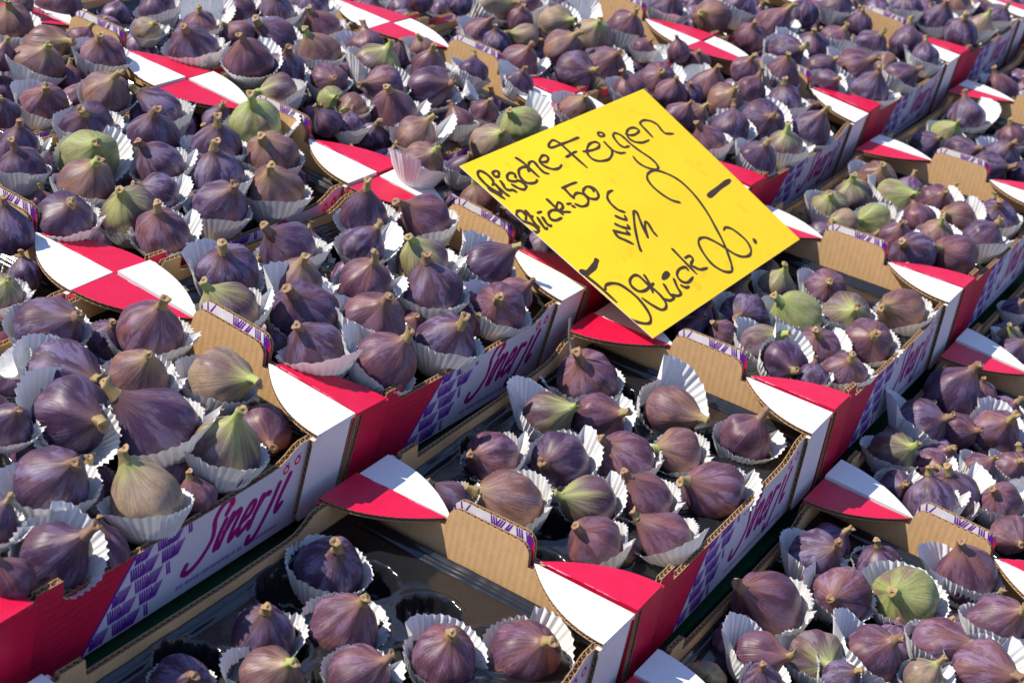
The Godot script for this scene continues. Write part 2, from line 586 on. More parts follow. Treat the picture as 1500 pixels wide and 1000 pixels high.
func make_crate() -> void:
	proto = Node3D.new()
	var x_axis := Vector3(1, 0, 0)
	var up := Vector3(0, 1, 0)
	# floor
	board(proto, "base", PackedVector2Array([Vector2(0.006, 0.006), Vector2(W - 0.006, 0.006), Vector2(W - 0.006, D - 0.006), Vector2(0.006, D - 0.006)]), Transform3D(Basis(x_axis, Vector3(0, 0, -1), up), Vector3(0, -H + T, 0)), T, M.kraft, Rect2(0, 0, PITCH * 8, PITCH * 8), [0, 0, 0, 0])
	# end walls with the raised tab in the middle
	for far in [false, true]:
		var th := 0.0155 if far else 0.0215
		var a0 := 0.35 * W
		var a1 := 0.64 * W
		if far:
			a0 = 0.36 * W
			a1 = 0.65 * W
		var c := 0.011
		var low := -T - 0.0003
		var pts := PackedVector2Array([Vector2(0.001, -H), Vector2(W - 0.001, -H), Vector2(W - 0.001, low), Vector2(a1 + 0.001, low)])
		for k in 6:
			var an := PI * 0.5 * k / 5.0
			pts.append(Vector2(a1 - c + c * cos(an), th - c + c * sin(an)))
		for k in 6:
			var an := PI * 0.5 + PI * 0.5 * k / 5.0
			pts.append(Vector2(a0 + c + c * cos(an), th - c + c * sin(an)))
		pts.append(Vector2(a0 - 0.001, low))
		pts.append(Vector2(0.001, low))
		if not far:
			board(proto, "end_wall_liner", PackedVector2Array([Vector2(0.0015, -H + T), Vector2(W - 0.0015, -H + T), Vector2(W - 0.0015, low - 0.0004), Vector2(0.0015, low - 0.0004)]), Transform3D(Basis.IDENTITY, Vector3(0, 0, -T - 0.0006)), T, M.kraft, Rect2(0, 0, PITCH * 8, PITCH * 8), ones(4))
		var xf := Transform3D(Basis(-x_axis, up, Vector3(0, 0, -1)), Vector3(W, 0, -D)) if far else Transform3D(Basis.IDENTITY, Vector3.ZERO)
		board(proto, "far_end_wall" if far else "near_end_wall", pts, xf, T, M.end, Rect2(0, -H, W, H + 0.022), ones(pts.size()))
	# side walls: low in the middle, a post with a step near one end, a ramp at the other
	var side := [Vector2(0.006, -H), Vector2(D - 0.006, -H), Vector2(D - 0.006, -0.0045), Vector2(D - 0.064, -0.0045), Vector2(D - 0.070, -0.006), Vector2(D - 0.080, -0.0125), Vector2(D - 0.089, -0.0165), Vector2(D - 0.100, -0.0178), Vector2(D * 0.55, -0.0195), Vector2(0.0785, -0.0172), Vector2(0.0755, -0.0160), Vector2(0.0735, -0.0015), Vector2(0.050, -0.0008), Vector2(0.049, -0.0045), Vector2(0.006, -0.0045)]
	var right := PackedVector2Array(side)
	board(proto, "right_side_wall", right, Transform3D(Basis(Vector3(0, 0, -1), up, x_axis), Vector3(W - T - 0.0004, 0, 0)), T + 0.001, M.side, Rect2(0, -H, D, H), ones(right.size()))
	var left := PackedVector2Array()
	for k in range(side.size() - 1, -1, -1):
		left.append(Vector2(D - side[k].x, side[k].y))
	board(proto, "left_side_wall", left, Transform3D(Basis(Vector3(0, 0, 1), up, -x_axis), Vector3(T + 0.0004, 0, -D)), T + 0.001, M.side, Rect2(0, -H, D, H), ones(left.size()))
	# corner posts: the flaps' sides folded down over the side walls
	var metric := Rect2(0, -H, 0.09, 0.09)
	for s in 4:
		var is_right := s % 2 == 1
		var is_far := s > 1
		var m: Material = M.red if is_right != is_far else M.white
		var z0 := 0.0094 if not is_far else D - 0.0555
		var z1 := 0.0475 if not is_far else D - 0.0046
		var pts := PackedVector2Array([Vector2(z0 + 0.004, -H + 0.003), Vector2(z1 - 0.004, -H + 0.003), Vector2(z1, -H + 0.009), Vector2(z1, -T), Vector2(z0, -T), Vector2(z0, -H + 0.009)])
		if is_right:
			board(proto, "corner_post", pts, Transform3D(Basis(Vector3(0, 0, -1), up, x_axis), Vector3(W, 0, 0)), T, m, metric, [1, 1, 1, 0, 1, 1])
		else:
			var rev := PackedVector2Array()
			for k in range(5, -1, -1):
				rev.append(Vector2(D - pts[k].x, pts[k].y))
			board(proto, "corner_post", rev, Transform3D(Basis(Vector3(0, 0, 1), up, -x_axis), Vector3(0, 0, -D)), T, m, metric, [1, 0, 1, 1, 1, 1])
	# corner flaps: flat shelves that taper in a curve to the tab
	for s in 4:
		var is_right := s % 2 == 1
		var is_far := s > 1
		var m: Material = M.red if is_right != is_far else M.white
		var w0 := 0.051 if is_far else 0.0415
		var len_ := (0.345 if is_right == is_far else 0.335) * W
		var pts := PackedVector2Array()
		var kinds := []
		var n := 14
		for k in n + 1:                       # curve from the tip to the corner side
			var t := 1.0 - float(k) / n
			t = 1.0 - pow(1.0 - t, 1.15)
			pts.append(Vector2(t * len_, w0 * maxf(0.0, 1.0 - pow(t, 2.1)) + 0.0006))
			kinds.append(1)
		kinds[n] = 0
		pts.append(Vector2(0, 0))
		kinds.append(0)
		pts.append(Vector2(len_, 0))
		kinds.append(1)
		# mirrored into its corner; the outline stays counter-clockwise
		var out := PackedVector2Array()
		for p in pts:
			out.append(Vector2(-p.x if is_right else p.x, -p.y if is_far else p.y))
		if is_right != is_far:
			out.reverse()
			var kk := []
			for k in range(kinds.size()):
				kk.append(kinds[(kinds.size() - 2 - k + kinds.size()) % kinds.size()])
			kinds = kk
		if not ccw(out):
			out.reverse()
			var kk := []
			for k in range(kinds.size()):
				kk.append(kinds[(kinds.size() - 2 - k + kinds.size()) % kinds.size()])
			kinds = kk
		var at := Vector3(W if is_right else 0.0, 0, -D if is_far else 0.0)
		board(proto, "corner_flap", out, Transform3D(Basis(x_axis, Vector3(0, 0, -1), up), at), T, m, Rect2(0, 0, 0.09, 0.09), kinds)


func ccw(p: PackedVector2Array) -> bool:
	var a := 0.0
	for i in p.size():
		a += p[i].cross(p[(i + 1) % p.size()])
	return a > 0


const WELL_R := 0.0265

func make_tray() -> void:
	var nx := 170
	var nv := 256
	var x0 := 0.007
	var v0 := 0.007
	var p := PackedVector3Array()
	p.resize((nx + 1) * (nv + 1))
	var ws := tray_wells()
	var n := noise(77, 30.0, 2)
	for j in nv + 1:
		for i in nx + 1:
			var x := x0 + (W - 2 * x0) * i / nx
			var v := v0 + (D - 2 * v0) * j / nv
			var y := -0.035 + 0.0005 * n.get_noise_2d(x, v)
			var m := minf(minf(x - x0, W - x0 - x), minf(v - v0, D - v0 - v))
			y += 0.004 * smoothstep(0.012, 0.009, m) + 0.003 * smoothstep(0.006, 0.004, m) - 0.010 * smoothstep(0.002, 0.0, m)
			for c in ws:
				var d := Vector2(x, v).distance_to(c)
				if d < WELL_R + 0.006:
					var an := atan2(v - c.y, x - c.x)
					y += 0.0012 * smoothstep(0.005, 0.001, absf(d - WELL_R - 0.0012))
					var rr := d + 0.0007 * sin(an * 12.0)
					y -= 0.025 * smoothstep(WELL_R, WELL_R - 0.008, rr)
			p[j * (nx + 1) + i] = Vector3(x, y, -v)
	var me := ArrayMesh.new()
	add_arrays(me, lattice(p, nx, nv, false), M.tray)
	tray_proto = MeshInstance3D.new()
	tray_proto.mesh = me


func tray_wells() -> PackedVector2Array:
	var out := PackedVector2Array()
	for row in 6:
		for k in (3 if row % 2 == 1 else 4):
			out.append(Vector2((0.0690 if row % 2 == 1 else 0.0385) + k * 0.0615, 0.0351 + row * 0.058))
	return out


# where the figs of the lower layer lie
func lower_spots() -> PackedVector2Array:
	var out := PackedVector2Array()
	for row in 7:
		for k in 4:
			out.append(Vector2((0.0725 if row % 2 == 1 else 0.045) + k * 0.055 - 0.012, 0.036 + row * 0.053))
	return out


func crate_at(column: int, row: int, at: Vector3, across: Vector3, away: Vector3, called: String) -> void:
	var first := crates.is_empty()
	var c: Node3D = proto if first else proto.duplicate()
	holder = Transform3D(Basis(across, across.cross(away) * -1.0, -away), at)
	holder.basis.y = holder.basis.z.cross(holder.basis.x)
	c.name = numbered("fruit_crate")
	add_child(c)
	c.transform = holder
	phrase = called
	tag(c, "open red and white cardboard %s" % called, "crate", "fruit crates on the stepped display")
	crates.append([column, row, holder, called])
	var t: MeshInstance3D = tray_proto if first else tray_proto.duplicate()
	t.name = numbered("plastic_tray")
	add_child(t)
	t.transform = holder
	tag(t, "black plastic tray with round wells, %s" % called, "tray", "black trays inside the crates")


# after all copies are made: each crate's flaps sag a little in their own way
func settle_flaps() -> void:
	var r := RandomNumberGenerator.new()
	r.seed = 99
	for c in get_children():
		if c.name.begins_with("fruit_crate"):
			for p in c.get_children():
				if p.name.begins_with("corner_flap"):
					var s := 1.0 if p.position.z > -0.1 else -1.0
					p.rotate_object_local(Vector3(1, 0, 0), s * deg_to_rad(r.randf_range(-1.0, 1.6)) * -1.0)


# ---------------------------------------------------------------- figs

func skin_texture(kind: String, variant: int) -> Texture2D:
	var w := 512
	var h := 256
	var base := Vector3(0.042, 0.019, 0.046)
	var patch := Vector3(0.085, 0.040, 0.055)
	var streak := Vector3(0.15, 0.085, 0.115)
	var bloom := Vector3(0.15, 0.125, 0.195)
	var neck := Vector3(0.12, 0.065, 0.055)
	var bloom_at := 0.62
	var green := 0.0
	match kind:
		"r":
			base = Vector3(0.075, 0.030, 0.046)
			patch = Vector3(0.15, 0.065, 0.060)
			streak = Vector3(0.22, 0.12, 0.11)
			bloom = Vector3(0.20, 0.13, 0.19)
			neck = Vector3(0.20, 0.10, 0.07)
			bloom_at = 0.5
		"b":
			base = Vector3(0.115, 0.055, 0.050)
			patch = Vector3(0.20, 0.11, 0.065)
			streak = Vector3(0.29, 0.19, 0.13)
			bloom = Vector3(0.20, 0.145, 0.17)
			neck = Vector3(0.28, 0.20, 0.09)
			bloom_at = 0.35
		"o":
			base = Vector3(0.24, 0.17, 0.11)
			patch = Vector3(0.13, 0.075, 0.075)
			streak = Vector3(0.36, 0.30, 0.17)
			bloom = Vector3(0.27, 0.21, 0.20)
			neck = Vector3(0.33, 0.34, 0.12)
			bloom_at = 0.30
		"g":
			base = Vector3(0.21, 0.225, 0.085)
			patch = Vector3(0.15, 0.105, 0.075)
			streak = Vector3(0.40, 0.42, 0.19)
			bloom = Vector3(0.30, 0.31, 0.17)
			neck = Vector3(0.27, 0.33, 0.09)
			bloom_at = 0.25
		"h":
			base = Vector3(0.080, 0.038, 0.050)
			patch = Vector3(0.15, 0.095, 0.06)
			streak = Vector3(0.24, 0.20, 0.11)
			bloom = Vector3(0.19, 0.16, 0.19)
			neck = Vector3(0.33, 0.36, 0.12)
			bloom_at = 0.40
			green = 1.0
	bloom_at *= [1.15, 0.55, 0.95][variant]
	var tone := Vector3(1, 1, 1) if kind in ["g", "o"] else (Vector3(1.0, 0.97, 1.04) if kind == "h" else Vector3(1.0, 0.93, 1.06))
	var s := kind.unicode_at(0) * 17 + variant * 131
	var n1 := noise(s, 1.0, 3)
	var n2 := noise(s + 1, 1.0, 2)
	var n3 := noise(s + 2, 1.0, 4)
	var n4 := noise(s + 3, 1.0, 3)
	var im := Image.create(w, h, true, Image.FORMAT_RGB8)
	for y in h:
		var v := 1.0 - (y + 0.5) / h          # 0 at the bottom, 1 at the neck
		var to_neck := smoothstep(0.30, 0.95, v)
		for x in w:
			var an := TAU * x / w
			var cx := cos(an)
			var cz := sin(an)
			var wob := 0.10 * n3.get_noise_3d(cx * 2, v * 3, cz * 2)
			var cxx := cos(an + wob)
			var czz := sin(an + wob)
			var st := n1.get_noise_3d(cxx * 7.0, v * 0.7, czz * 7.0) * 0.36 + n2.get_noise_3d(cxx * 20.0, v * 1.1 + 9, czz * 20.0) * 0.62
			var bl := n3.get_noise_3d(cx * 1.5 + 5, v * 2.2, cz * 1.5)
			var pa := n4.get_noise_3d(cx * 0.9, v * 1.2 + 3, cz * 0.9)
			var fine := n4.get_noise_3d(cx * 9 + 2, v * 14, cz * 9)
			var c := base.lerp(patch, smoothstep(-0.05, 0.40, pa + 0.25 * st))
			c = c.lerp(bloom, minf(0.85, bloom_at * (0.55 * smoothstep(-0.45, 0.45, bl + 0.2 * fine) + 0.60 * smoothstep(0.02, 0.16, bl + 0.35 * fine + 0.1 * st))))
			var rub := n1.get_noise_3d(cx * 1.9 + 20, v * 2.6 + 7, cz * 1.9)
			c = c.lerp(base * 0.85, 0.6 * smoothstep(0.38, 0.46, rub))
			c = c.lerp(Vector3(0.22, 0.13, 0.075), 0.55 * smoothstep(0.50, 0.60, n4.get_noise_3d(cx * 2.4 + 40, v * 2.2, cz * 2.4)))
			c = c.lerp(streak, (0.0 + 0.36 * to_neck) * smoothstep(0.12, 0.55, st))
			c = c * (1.0 - (0.05 + 0.36 * to_neck) * smoothstep(0.05, 0.5, -st))
			c = c * (1.0 + 0.22 * fine)
			var top := smoothstep(0.70, 0.98, v + 0.10 * st)
			if green > 0:
				top = smoothstep(0.52, 1.02, v + 0.10 * st + 0.25 * pa)
			c = c.lerp(neck * (0.9 + 0.5 * st), top * 0.9)
			var sp := n2.get_noise_3d(cx * 34, v * 40, cz * 34)
			if sp > 0.62:
				c = c.lerp(streak * 1.25, 0.55)
			im.set_pixel(x, y, lin(c * 1.10 * tone))
	im.generate_mipmaps()
	return ImageTexture.create_from_image(im)


func skin_bumps() -> Texture2D:
	var im := Image.create(512, 256, false, Image.FORMAT_RGB8)
	var n1 := noise(901, 1.0, 3)
	var n2 := noise(902, 1.0, 3)
	for y in 256:
		var v := 1.0 - (y + 0.5) / 256.0
		for x in 512:
			var an := TAU * x / 512.0
			var st := n1.get_noise_3d(cos(an) * 14.0, v * 0.9, sin(an) * 14.0)
			var fi := n2.get_noise_3d(cos(an) * 18, v * 22, sin(an) * 18)
			var k := 0.5 + 0.30 * st + 0.06 * fi
			im.set_pixel(x, y, Color(k, k, k))
	im.bump_map_to_normal_map(3.0)
	return ImageTexture.create_from_image(im)


func make_fig_meshes() -> void:
	var bumps := skin_bumps()
	for k in ["p", "r", "b", "o", "g", "h"]:
		for v in 3:
			var m := mat(Color.WHITE, [0.56, 0.44, 0.50][v], skin_texture(k, v))
			m.normal_enabled = true
			m.normal_texture = bumps
			m.normal_scale = 0.55
			m.metallic_specular = 0.42
			M["skin_%s%d" % [k, v]] = m
	M.skin_many = mat(Color.WHITE, 0.47, M.skin_p0.albedo_texture)
	M.skin_many.vertex_color_use_as_albedo = true
	var ends := {"green": [Vector3(0.30, 0.36, 0.10), Vector3(0.30, 0.20, 0.09)], "tan": [Vector3(0.27, 0.20, 0.08), Vector3(0.33, 0.21, 0.10)], "brown": [Vector3(0.20, 0.11, 0.07), Vector3(0.27, 0.16, 0.08)]}
	for e in ends:
		var im := Image.create(32, 64, true, Image.FORMAT_RGB8)
		var n := noise(e.length() * 31, 0.2, 3)
		for y in 64:
			for x in 32:
				var t := 1.0 - y / 63.0
				var c: Vector3 = ends[e][0].lerp(ends[e][1], smoothstep(0.35, 0.8, t + 0.25 * n.get_noise_2d(x * 2, y)))
				c *= 1.0 + 0.35 * n.get_noise_2d(x * 4, y * 0.7)
				if t > 0.93:
					c = Vector3(0.42, 0.30, 0.16) * (1.0 + 0.4 * n.get_noise_2d(x * 3, y * 5))
				im.set_pixel(x, y, lin(c))
		im.generate_mipmaps()
		M["stem_" + e] = mat(Color.WHITE, 0.7, ImageTexture.create_from_image(im))
	var squat := [Vector2(0.02, -0.84), Vector2(0.16, -0.87), Vector2(0.42, -0.80), Vector2(0.70, -0.62), Vector2(0.92, -0.32), Vector2(1.0, 0.0), Vector2(0.965, 0.33), Vector2(0.835, 0.60), Vector2(0.615, 0.81), Vector2(0.37, 0.97), Vector2(0.22, 1.10), Vector2(0.145, 1.24)]
	var drop := [Vector2(0.02, -0.85), Vector2(0.16, -0.88), Vector2(0.42, -0.81), Vector2(0.71, -0.61), Vector2(0.925, -0.31), Vector2(1.0, 0.0), Vector2(0.95, 0.33), Vector2(0.80, 0.61), Vector2(0.60, 0.85), Vector2(0.40, 1.04), Vector2(0.255, 1.18), Vector2(0.15, 1.31)]
	var pear := [Vector2(0.02, -0.84), Vector2(0.16, -0.87), Vector2(0.42, -0.80), Vector2(0.70, -0.61), Vector2(0.92, -0.31), Vector2(1.0, 0.03), Vector2(0.95, 0.35), Vector2(0.80, 0.63), Vector2(0.60, 0.88), Vector2(0.40, 1.10), Vector2(0.26, 1.27), Vector2(0.155, 1.44)]
	for kind in ["s", "d", "p"]:
		body_mesh[kind] = []
		var prof: Array = {"s": squat, "d": drop, "p": pear}[kind]
		for v in 6:
			var bend: float = [0.0, 0.10, -0.07, 0.16, 0.05, -0.13][v] * 1.0
			body_mesh[kind].append([fig_body(spline(prof, 2), 100 + v * 7 + kind.unicode_at(0), bend), bend])
	for v in 5:
		stem_mesh.append(fig_stem(v))


func fig_body(prof: PackedVector2Array, s: int, bend: float) -> ArrayMesh:
	var nu := 48
	var nv := prof.size() - 1
	var n := noise(s, 1.0, 2)
	var p := PackedVector3Array()
	p.resize((nu + 1) * (nv + 1))
	var ribs := 13 + s % 4
	for j in nv + 1:
		var q := prof[j]
		var t := float(j) / nv
		for i in nu + 1:
			var an := TAU * (i % nu) / nu
			var rib := 0.016 * smoothstep(0.45, 0.9, t) * (sin(an * ribs + n.get_noise_2d(cos(an), sin(an)) * 6.0)) * (0.6 + 0.5 * n.get_noise_2d(cos(an) * 3, sin(an) * 3))
			var lump := 0.13 * n.get_noise_3d(cos(an) * 0.8, q.y * 0.7, sin(an) * 0.8) * smoothstep(0.0, 0.2, q.x)
			var r := q.x * (1.0 + lump + rib)
			p[j * (nu + 1) + i] = Vector3(cos(an) * r + bend * pow(maxf(0.0, q.y), 2.0), q.y * (1.0 + 0.4 * lump * smoothstep(1.1, 0.6, q.y)), sin(an) * r)
	var me := ArrayMesh.new()
	me.add_surface_from_arrays(Mesh.PRIMITIVE_TRIANGLES, lattice(p, nu, nv, true))
	return me


# a stem starts at height 0 and leans a little; its cut end is ragged
func fig_stem(v: int) -> ArrayMesh:
	var r := RandomNumberGenerator.new()
	r.seed = 40 + v
	var lean := Vector3(r.randf_range(-0.13, 0.13), 0, r.randf_range(-0.13, 0.13))
	var len_ := r.randf_range(0.26, 0.44)
	var prof := [Vector2(0.185, -0.08), Vector2(0.145, 0.25), Vector2(0.135, 0.6), Vector2(0.16, 0.85), Vector2(0.17, 0.96), Vector2(0.14, 1.02), Vector2(0.07, 0.99), Vector2(0.0, 1.0)]
	var nu := 12
	var p := PackedVector3Array()
	for q in prof:
		for i in nu + 1:
			var an := TAU * (i % nu) / nu
			var rr: float = q.x * (1.0 + 0.13 * sin(an * 3 + v) + 0.08 * sin(an * 5 + v * 2))
			p.append(Vector3(cos(an) * rr, q.y * len_ + (0.03 * sin(an * 2 + v) if q.y > 0.9 else 0.0), sin(an) * rr) + lean * q.y * q.y)
	var me := ArrayMesh.new()
	me.add_surface_from_arrays(Mesh.PRIMITIVE_TRIANGLES, lattice(p, nu, prof.size() - 1, true))
	return me


# pleated paper cup round a fig of radius 1 at the origin; at angle 0 it opens out by «fan»
func make_cup(s: int, fan: float, deep: float) -> ArrayMesh:
	var n := noise(s, 1.0, 2)
	var pleats := 38
	var per := 5
	var nu := pleats * per
	var nv := 9
	var p := PackedVector3Array()
	p.resize((nu + 1) * (nv + 2))
	for j in nv + 2:
		for i in nu + 1:
			var an := TAU * (i % nu) / nu
			var k := i % per
			var zig := absf(2.0 * float(k) / per - 1.0) * 2.0 - 1.0
			if j == 0:
				p[i] = Vector3(0.02 * cos(an), -0.93, 0.02 * sin(an))
				continue
			var t := float(j - 1) / nv
			var open := fan * pow(maxf(0.0, cos(an * 0.5)), 2.6) + 0.06 * n.get_noise_2d(cos(an) * 1.2, sin(an) * 1.2)
			var tight := fan * 0.05 * pow(maxf(0.0, -cos(an)), 1.5)
			var r := 0.60 + 0.57 * pow(t, 0.8) + open * 0.74 * pow(t, 1.2) - tight
			var y := -0.93 + t * (deep + 0.40 * open)
			var wav := 0.07 * n.get_noise_3d(cos(an) * 1.6, t * 1.3 + s, sin(an) * 1.6)
			r += wav * t + zig * (0.012 + 0.040 * t) * (0.7 + 0.6 * n.get_noise_2d(cos(an) * 2 + 7, sin(an) * 2))
			y += 0.06 * t * n.get_noise_2d(cos(an) * 2.2 + 3, sin(an) * 2.2)
			r = maxf(r, 0.05)
			p[j * (nu + 1) + i] = Vector3(cos(an) * r, y, sin(an) * r)
	var me := ArrayMesh.new()
	add_arrays(me, lattice(p, nu, nv + 1, true), M.paper)
	return me


func make_cup_meshes() -> void:
	for f in [0, 60, 100, 130, 150]:
		cup_mesh[f] = []
		for v in (5 if f == 0 else 3):
			cup_mesh[f].append(make_cup(f * 7 + v * 13 + 3, f / 100.0 * 0.74 + (0.16 if f == 0 else 0.0), 0.98 + 0.07 * v))


func skin_stem(col: String) -> String:
	if col in ["g", "h"]:
		return "green"
	if col in ["o", "b"]:
		return "tan" if rng.randf() < 0.6 else "green"
	return "tan" if rng.randf() < 0.55 else "brown"


const WORDS := {"p": "dark purple", "r": "reddish purple", "b": "brownish purple", "o": "pale olive", "g": "green", "h": "green-necked purple"}


# a basis whose y axis is dir
func aimed(dir: Vector3, spin: float) -> Basis:
	var y := dir.normalized()
	var x := y.cross(Vector3(0.31, 0.17, 0.93)).normalized()
	return Basis(x, y, x.cross(y)) * Basis(Vector3.UP, spin)


# a fig: place in its crate in tenths of a millimetre (across, up, away), radius, the stem's direction, colour and shape,
# then its paper cup: the direction (degrees in the crate) in which it opens, and by how much (-1: none)
func f(x: int, y: int, v: int, r: int, dx: int, dy: int, dv: int, look: String, cup: int, fan: int, where: String) -> void:
	var rad := r * 0.0001
	var at := holder * Vector3(x * 0.0001, y * 0.0001, -v * 0.0001)
	var dir := holder.basis * Vector3(dx, dy, -dv)
	var col := look.left(1)
	var kind := look.right(1)
	var root := Node3D.new()
	root.name = numbered("fig")
	add_child(root)
	root.transform = Transform3D(aimed(dir, rng.randf() * TAU) * Basis.from_scale(Vector3(1, 1, 1) * rad), at)
	tag(root, "%s fig, %s, %s" % [WORDS[col], where, phrase], "fig", "figs in the crates")
	var b := MeshInstance3D.new()
	b.name = "body"
	if kind == "s" and rng.randf() < 0.5:
		kind = "d"
	var which_body: Array = body_mesh[kind][rng.randi() % 6]
	var neck: float = {"s": 1.23, "d": 1.30, "p": 1.43}[kind]
	b.mesh = which_body[0]
	b.material_override = M["skin_%s%d" % [col, rng.randi() % 3]]
	b.scale = Vector3(rng.randf_range(0.95, 1.06), rng.randf_range(0.90, 1.04), rng.randf_range(0.95, 1.06))
	root.add_child(b)
	var s := MeshInstance3D.new()
	s.name = "stem"
	s.mesh = stem_mesh[rng.randi() % 5]
	s.material_override = M["stem_" + skin_stem(col)]
	s.position = Vector3(which_body[1] * neck * neck * b.scale.x, neck * b.scale.y, 0)
	s.rotation.z = -which_body[1] * 1.8
	root.add_child(s)
	placed.append([at, rad])
	if cup >= 0:
		var c := MeshInstance3D.new()
		c.name = numbered("paper_cup")
		var which := 0
		for w in cup_mesh:
			if fan >= w:
				which = w
		c.mesh = cup_mesh[which][rng.randi() % cup_mesh[which].size()]
		var an := deg_to_rad(cup)
		var open := Vector3(cos(an), 0, -sin(an))
		var axis := (Vector3.UP - open * (0.12 + 0.22 * fan / 100.0) + Vector3(rng.randf_range(-0.16, 0.16), 0, rng.randf_range(-0.16, 0.16))).normalized()
		# a fig that lies on its side drags its cup over a little
		axis = (axis + (holder.basis.inverse() * dir.normalized()) * 0.30).normalized()
		var side := (open - axis * open.dot(axis)).normalized()
		var basis_ := Basis(side, axis, side.cross(axis))
		add_child(c)
		c.transform = Transform3D(holder.basis * basis_ * Basis.from_scale(Vector3.ONE * rad * rng.randf_range(1.02, 1.10)), at - holder.basis * axis * rad * 0.03)
		tag(c, "white paper cup, %s, %s" % [where, phrase], "paper cup", "pleated paper cups around the figs")


func loose_cup(x: int, y: int, v: int, r: int, az: int, what: String) -> void:
	var c := MeshInstance3D.new()
	c.name = numbered("paper_cup")
	c.mesh = cup_mesh[60][rng.randi() % 3]
	var an := deg_to_rad(az)
	var open := Vector3(cos(an), 0, -sin(an))
	var axis := (Vector3.UP * 0.9 - open * 0.75).normalized()
	var side := (open - axis * open.dot(axis)).normalized()
	add_child(c)
	c.transform = Transform3D(holder.basis * Basis(side, axis, side.cross(axis)) * Basis.from_scale(Vector3(0.8, 0.85, 1) * r * 0.0001), holder * Vector3(x * 0.0001, y * 0.0001, -v * 0.0001))
	tag(c, "%s, %s" % [what, phrase], "paper cup", "pleated paper cups around the figs")


# the layer below, of which only scraps show between the figs on top: not countable
func build_fillers() -> void:
	var spots := []
	for c in crates:
		if c[0] == 2 and c[1] < 5 and c[1] != 3 or c[0] == 3 and c[1] == 0:
			continue
		var ws := lower_spots()
		for w in ws:
			var at: Vector3 = c[2] * Vector3(w.x + rng.randf_range(-0.003, 0.003), -0.036, -w.y + rng.randf_range(-0.003, 0.003))
			var r := rng.randf_range(0.0195, 0.022)
			var free := true
			for p in placed:
				if at.distance_to(p[0]) < (r + p[1]) * 0.80:
					free = false
					break
			if free:
				spots.append([at, r, c[2].basis])
	var body: ArrayMesh = body_mesh["s"][0][0].duplicate()
	body.surface_set_material(0, M.skin_many)
	body.add_surface_from_arrays(Mesh.PRIMITIVE_TRIANGLES, shifted(stem_mesh[1].surface_get_arrays(0), 1.23))
	body.surface_set_material(1, M.stem_tan)
	var mm := MultiMesh.new()
	mm.transform_format = MultiMesh.TRANSFORM_3D
	mm.use_colors = true
	mm.mesh = body
	mm.instance_count = spots.size()
	var cm := MultiMesh.new()
	cm.transform_format = MultiMesh.TRANSFORM_3D
	cm.mesh = cup_mesh[0][1]
	cm.instance_count = spots.size()
	for i in spots.size():
		var s: Array = spots[i]
		var dir := Vector3(rng.randf_range(-0.6, 0.6), 1, rng.randf_range(-0.6, 0.6))
		mm.set_instance_transform(i, Transform3D(s[2] * aimed(dir, rng.randf() * TAU) * Basis.from_scale(Vector3.ONE * s[1]), s[0]))
		var k := rng.randf_range(0.8, 1.4)
		mm.set_instance_color(i, Color(k * 1.1, k * 0.95, k))
		cm.set_instance_transform(i, Transform3D(s[2] * aimed(Vector3(rng.randf_range(-0.2, 0.2), 1, rng.randf_range(-0.2, 0.2)), rng.randf() * TAU) * Basis.from_scale(Vector3.ONE * s[1] * 1.05), s[0]))
	var a := MultiMeshInstance3D.new()
	a.multimesh = mm
	a.name = "figs_underneath"
	add_child(a)
	tag(a, "dark figs of the lower layer, half hidden under the top ones", "figs")
	a.set_meta("kind", "stuff")
	var b := MultiMeshInstance3D.new()
	b.multimesh = cm
	b.name = "paper_cups_underneath"
	add_child(b)
	tag(b, "white paper cups of the lower layer, half hidden under the top figs", "paper cups")
	b.set_meta("kind", "stuff")


func shifted(arr: Array, up: float) -> Array:
	var v: PackedVector3Array = arr[Mesh.ARRAY_VERTEX]
	for i in v.size():
		v[i] += Vector3(0, up, 0)
	arr[Mesh.ARRAY_VERTEX] = v
	return arr


# ---------------------------------------------------------------- price card

const WIRE := [Vector3(0.3146, -0.0331, -0.2934), Vector3(0.3103, -0.0254, -0.2959), Vector3(0.3066, -0.0154, -0.2951), Vector3(0.3029, 0.0014, -0.2958)]

const INK := Color(0.23, 0.15, 0.07)

func ink(im: Image, thick: int, p: Array) -> void:
	var pts := []
	for i in range(0, p.size(), 2):
		pts.append(Vector2(p[i] * 0.001 * im.get_width(), p[i + 1] * 0.001 * im.get_height()))
	var w := 17.0 if thick == 0 else 33.0
	var line := spline(pts, 6)
	# the pen is pressed harder on down strokes and lifts at the end
	var n := line.size()
	var last := 0.75
	for k in n - 1:
		var d := line[k + 1] - line[k]
		var press := 0.72 + 0.45 * absf(d.normalized().dot(Vector2(0.45, 0.89))) + 0.10 * sin(k * 0.7 + line[0].x)
		press *= smoothstep(-0.5, 3.0, n - 2 - k) * 0.45 + 0.55
		stroke(im, PackedVector2Array([line[k], line[k + 1]]), w * last, w * press, INK.lerp(Color(0.30, 0.22, 0.08), 0.35 * absf(sin(k * 0.37))))
		last = press


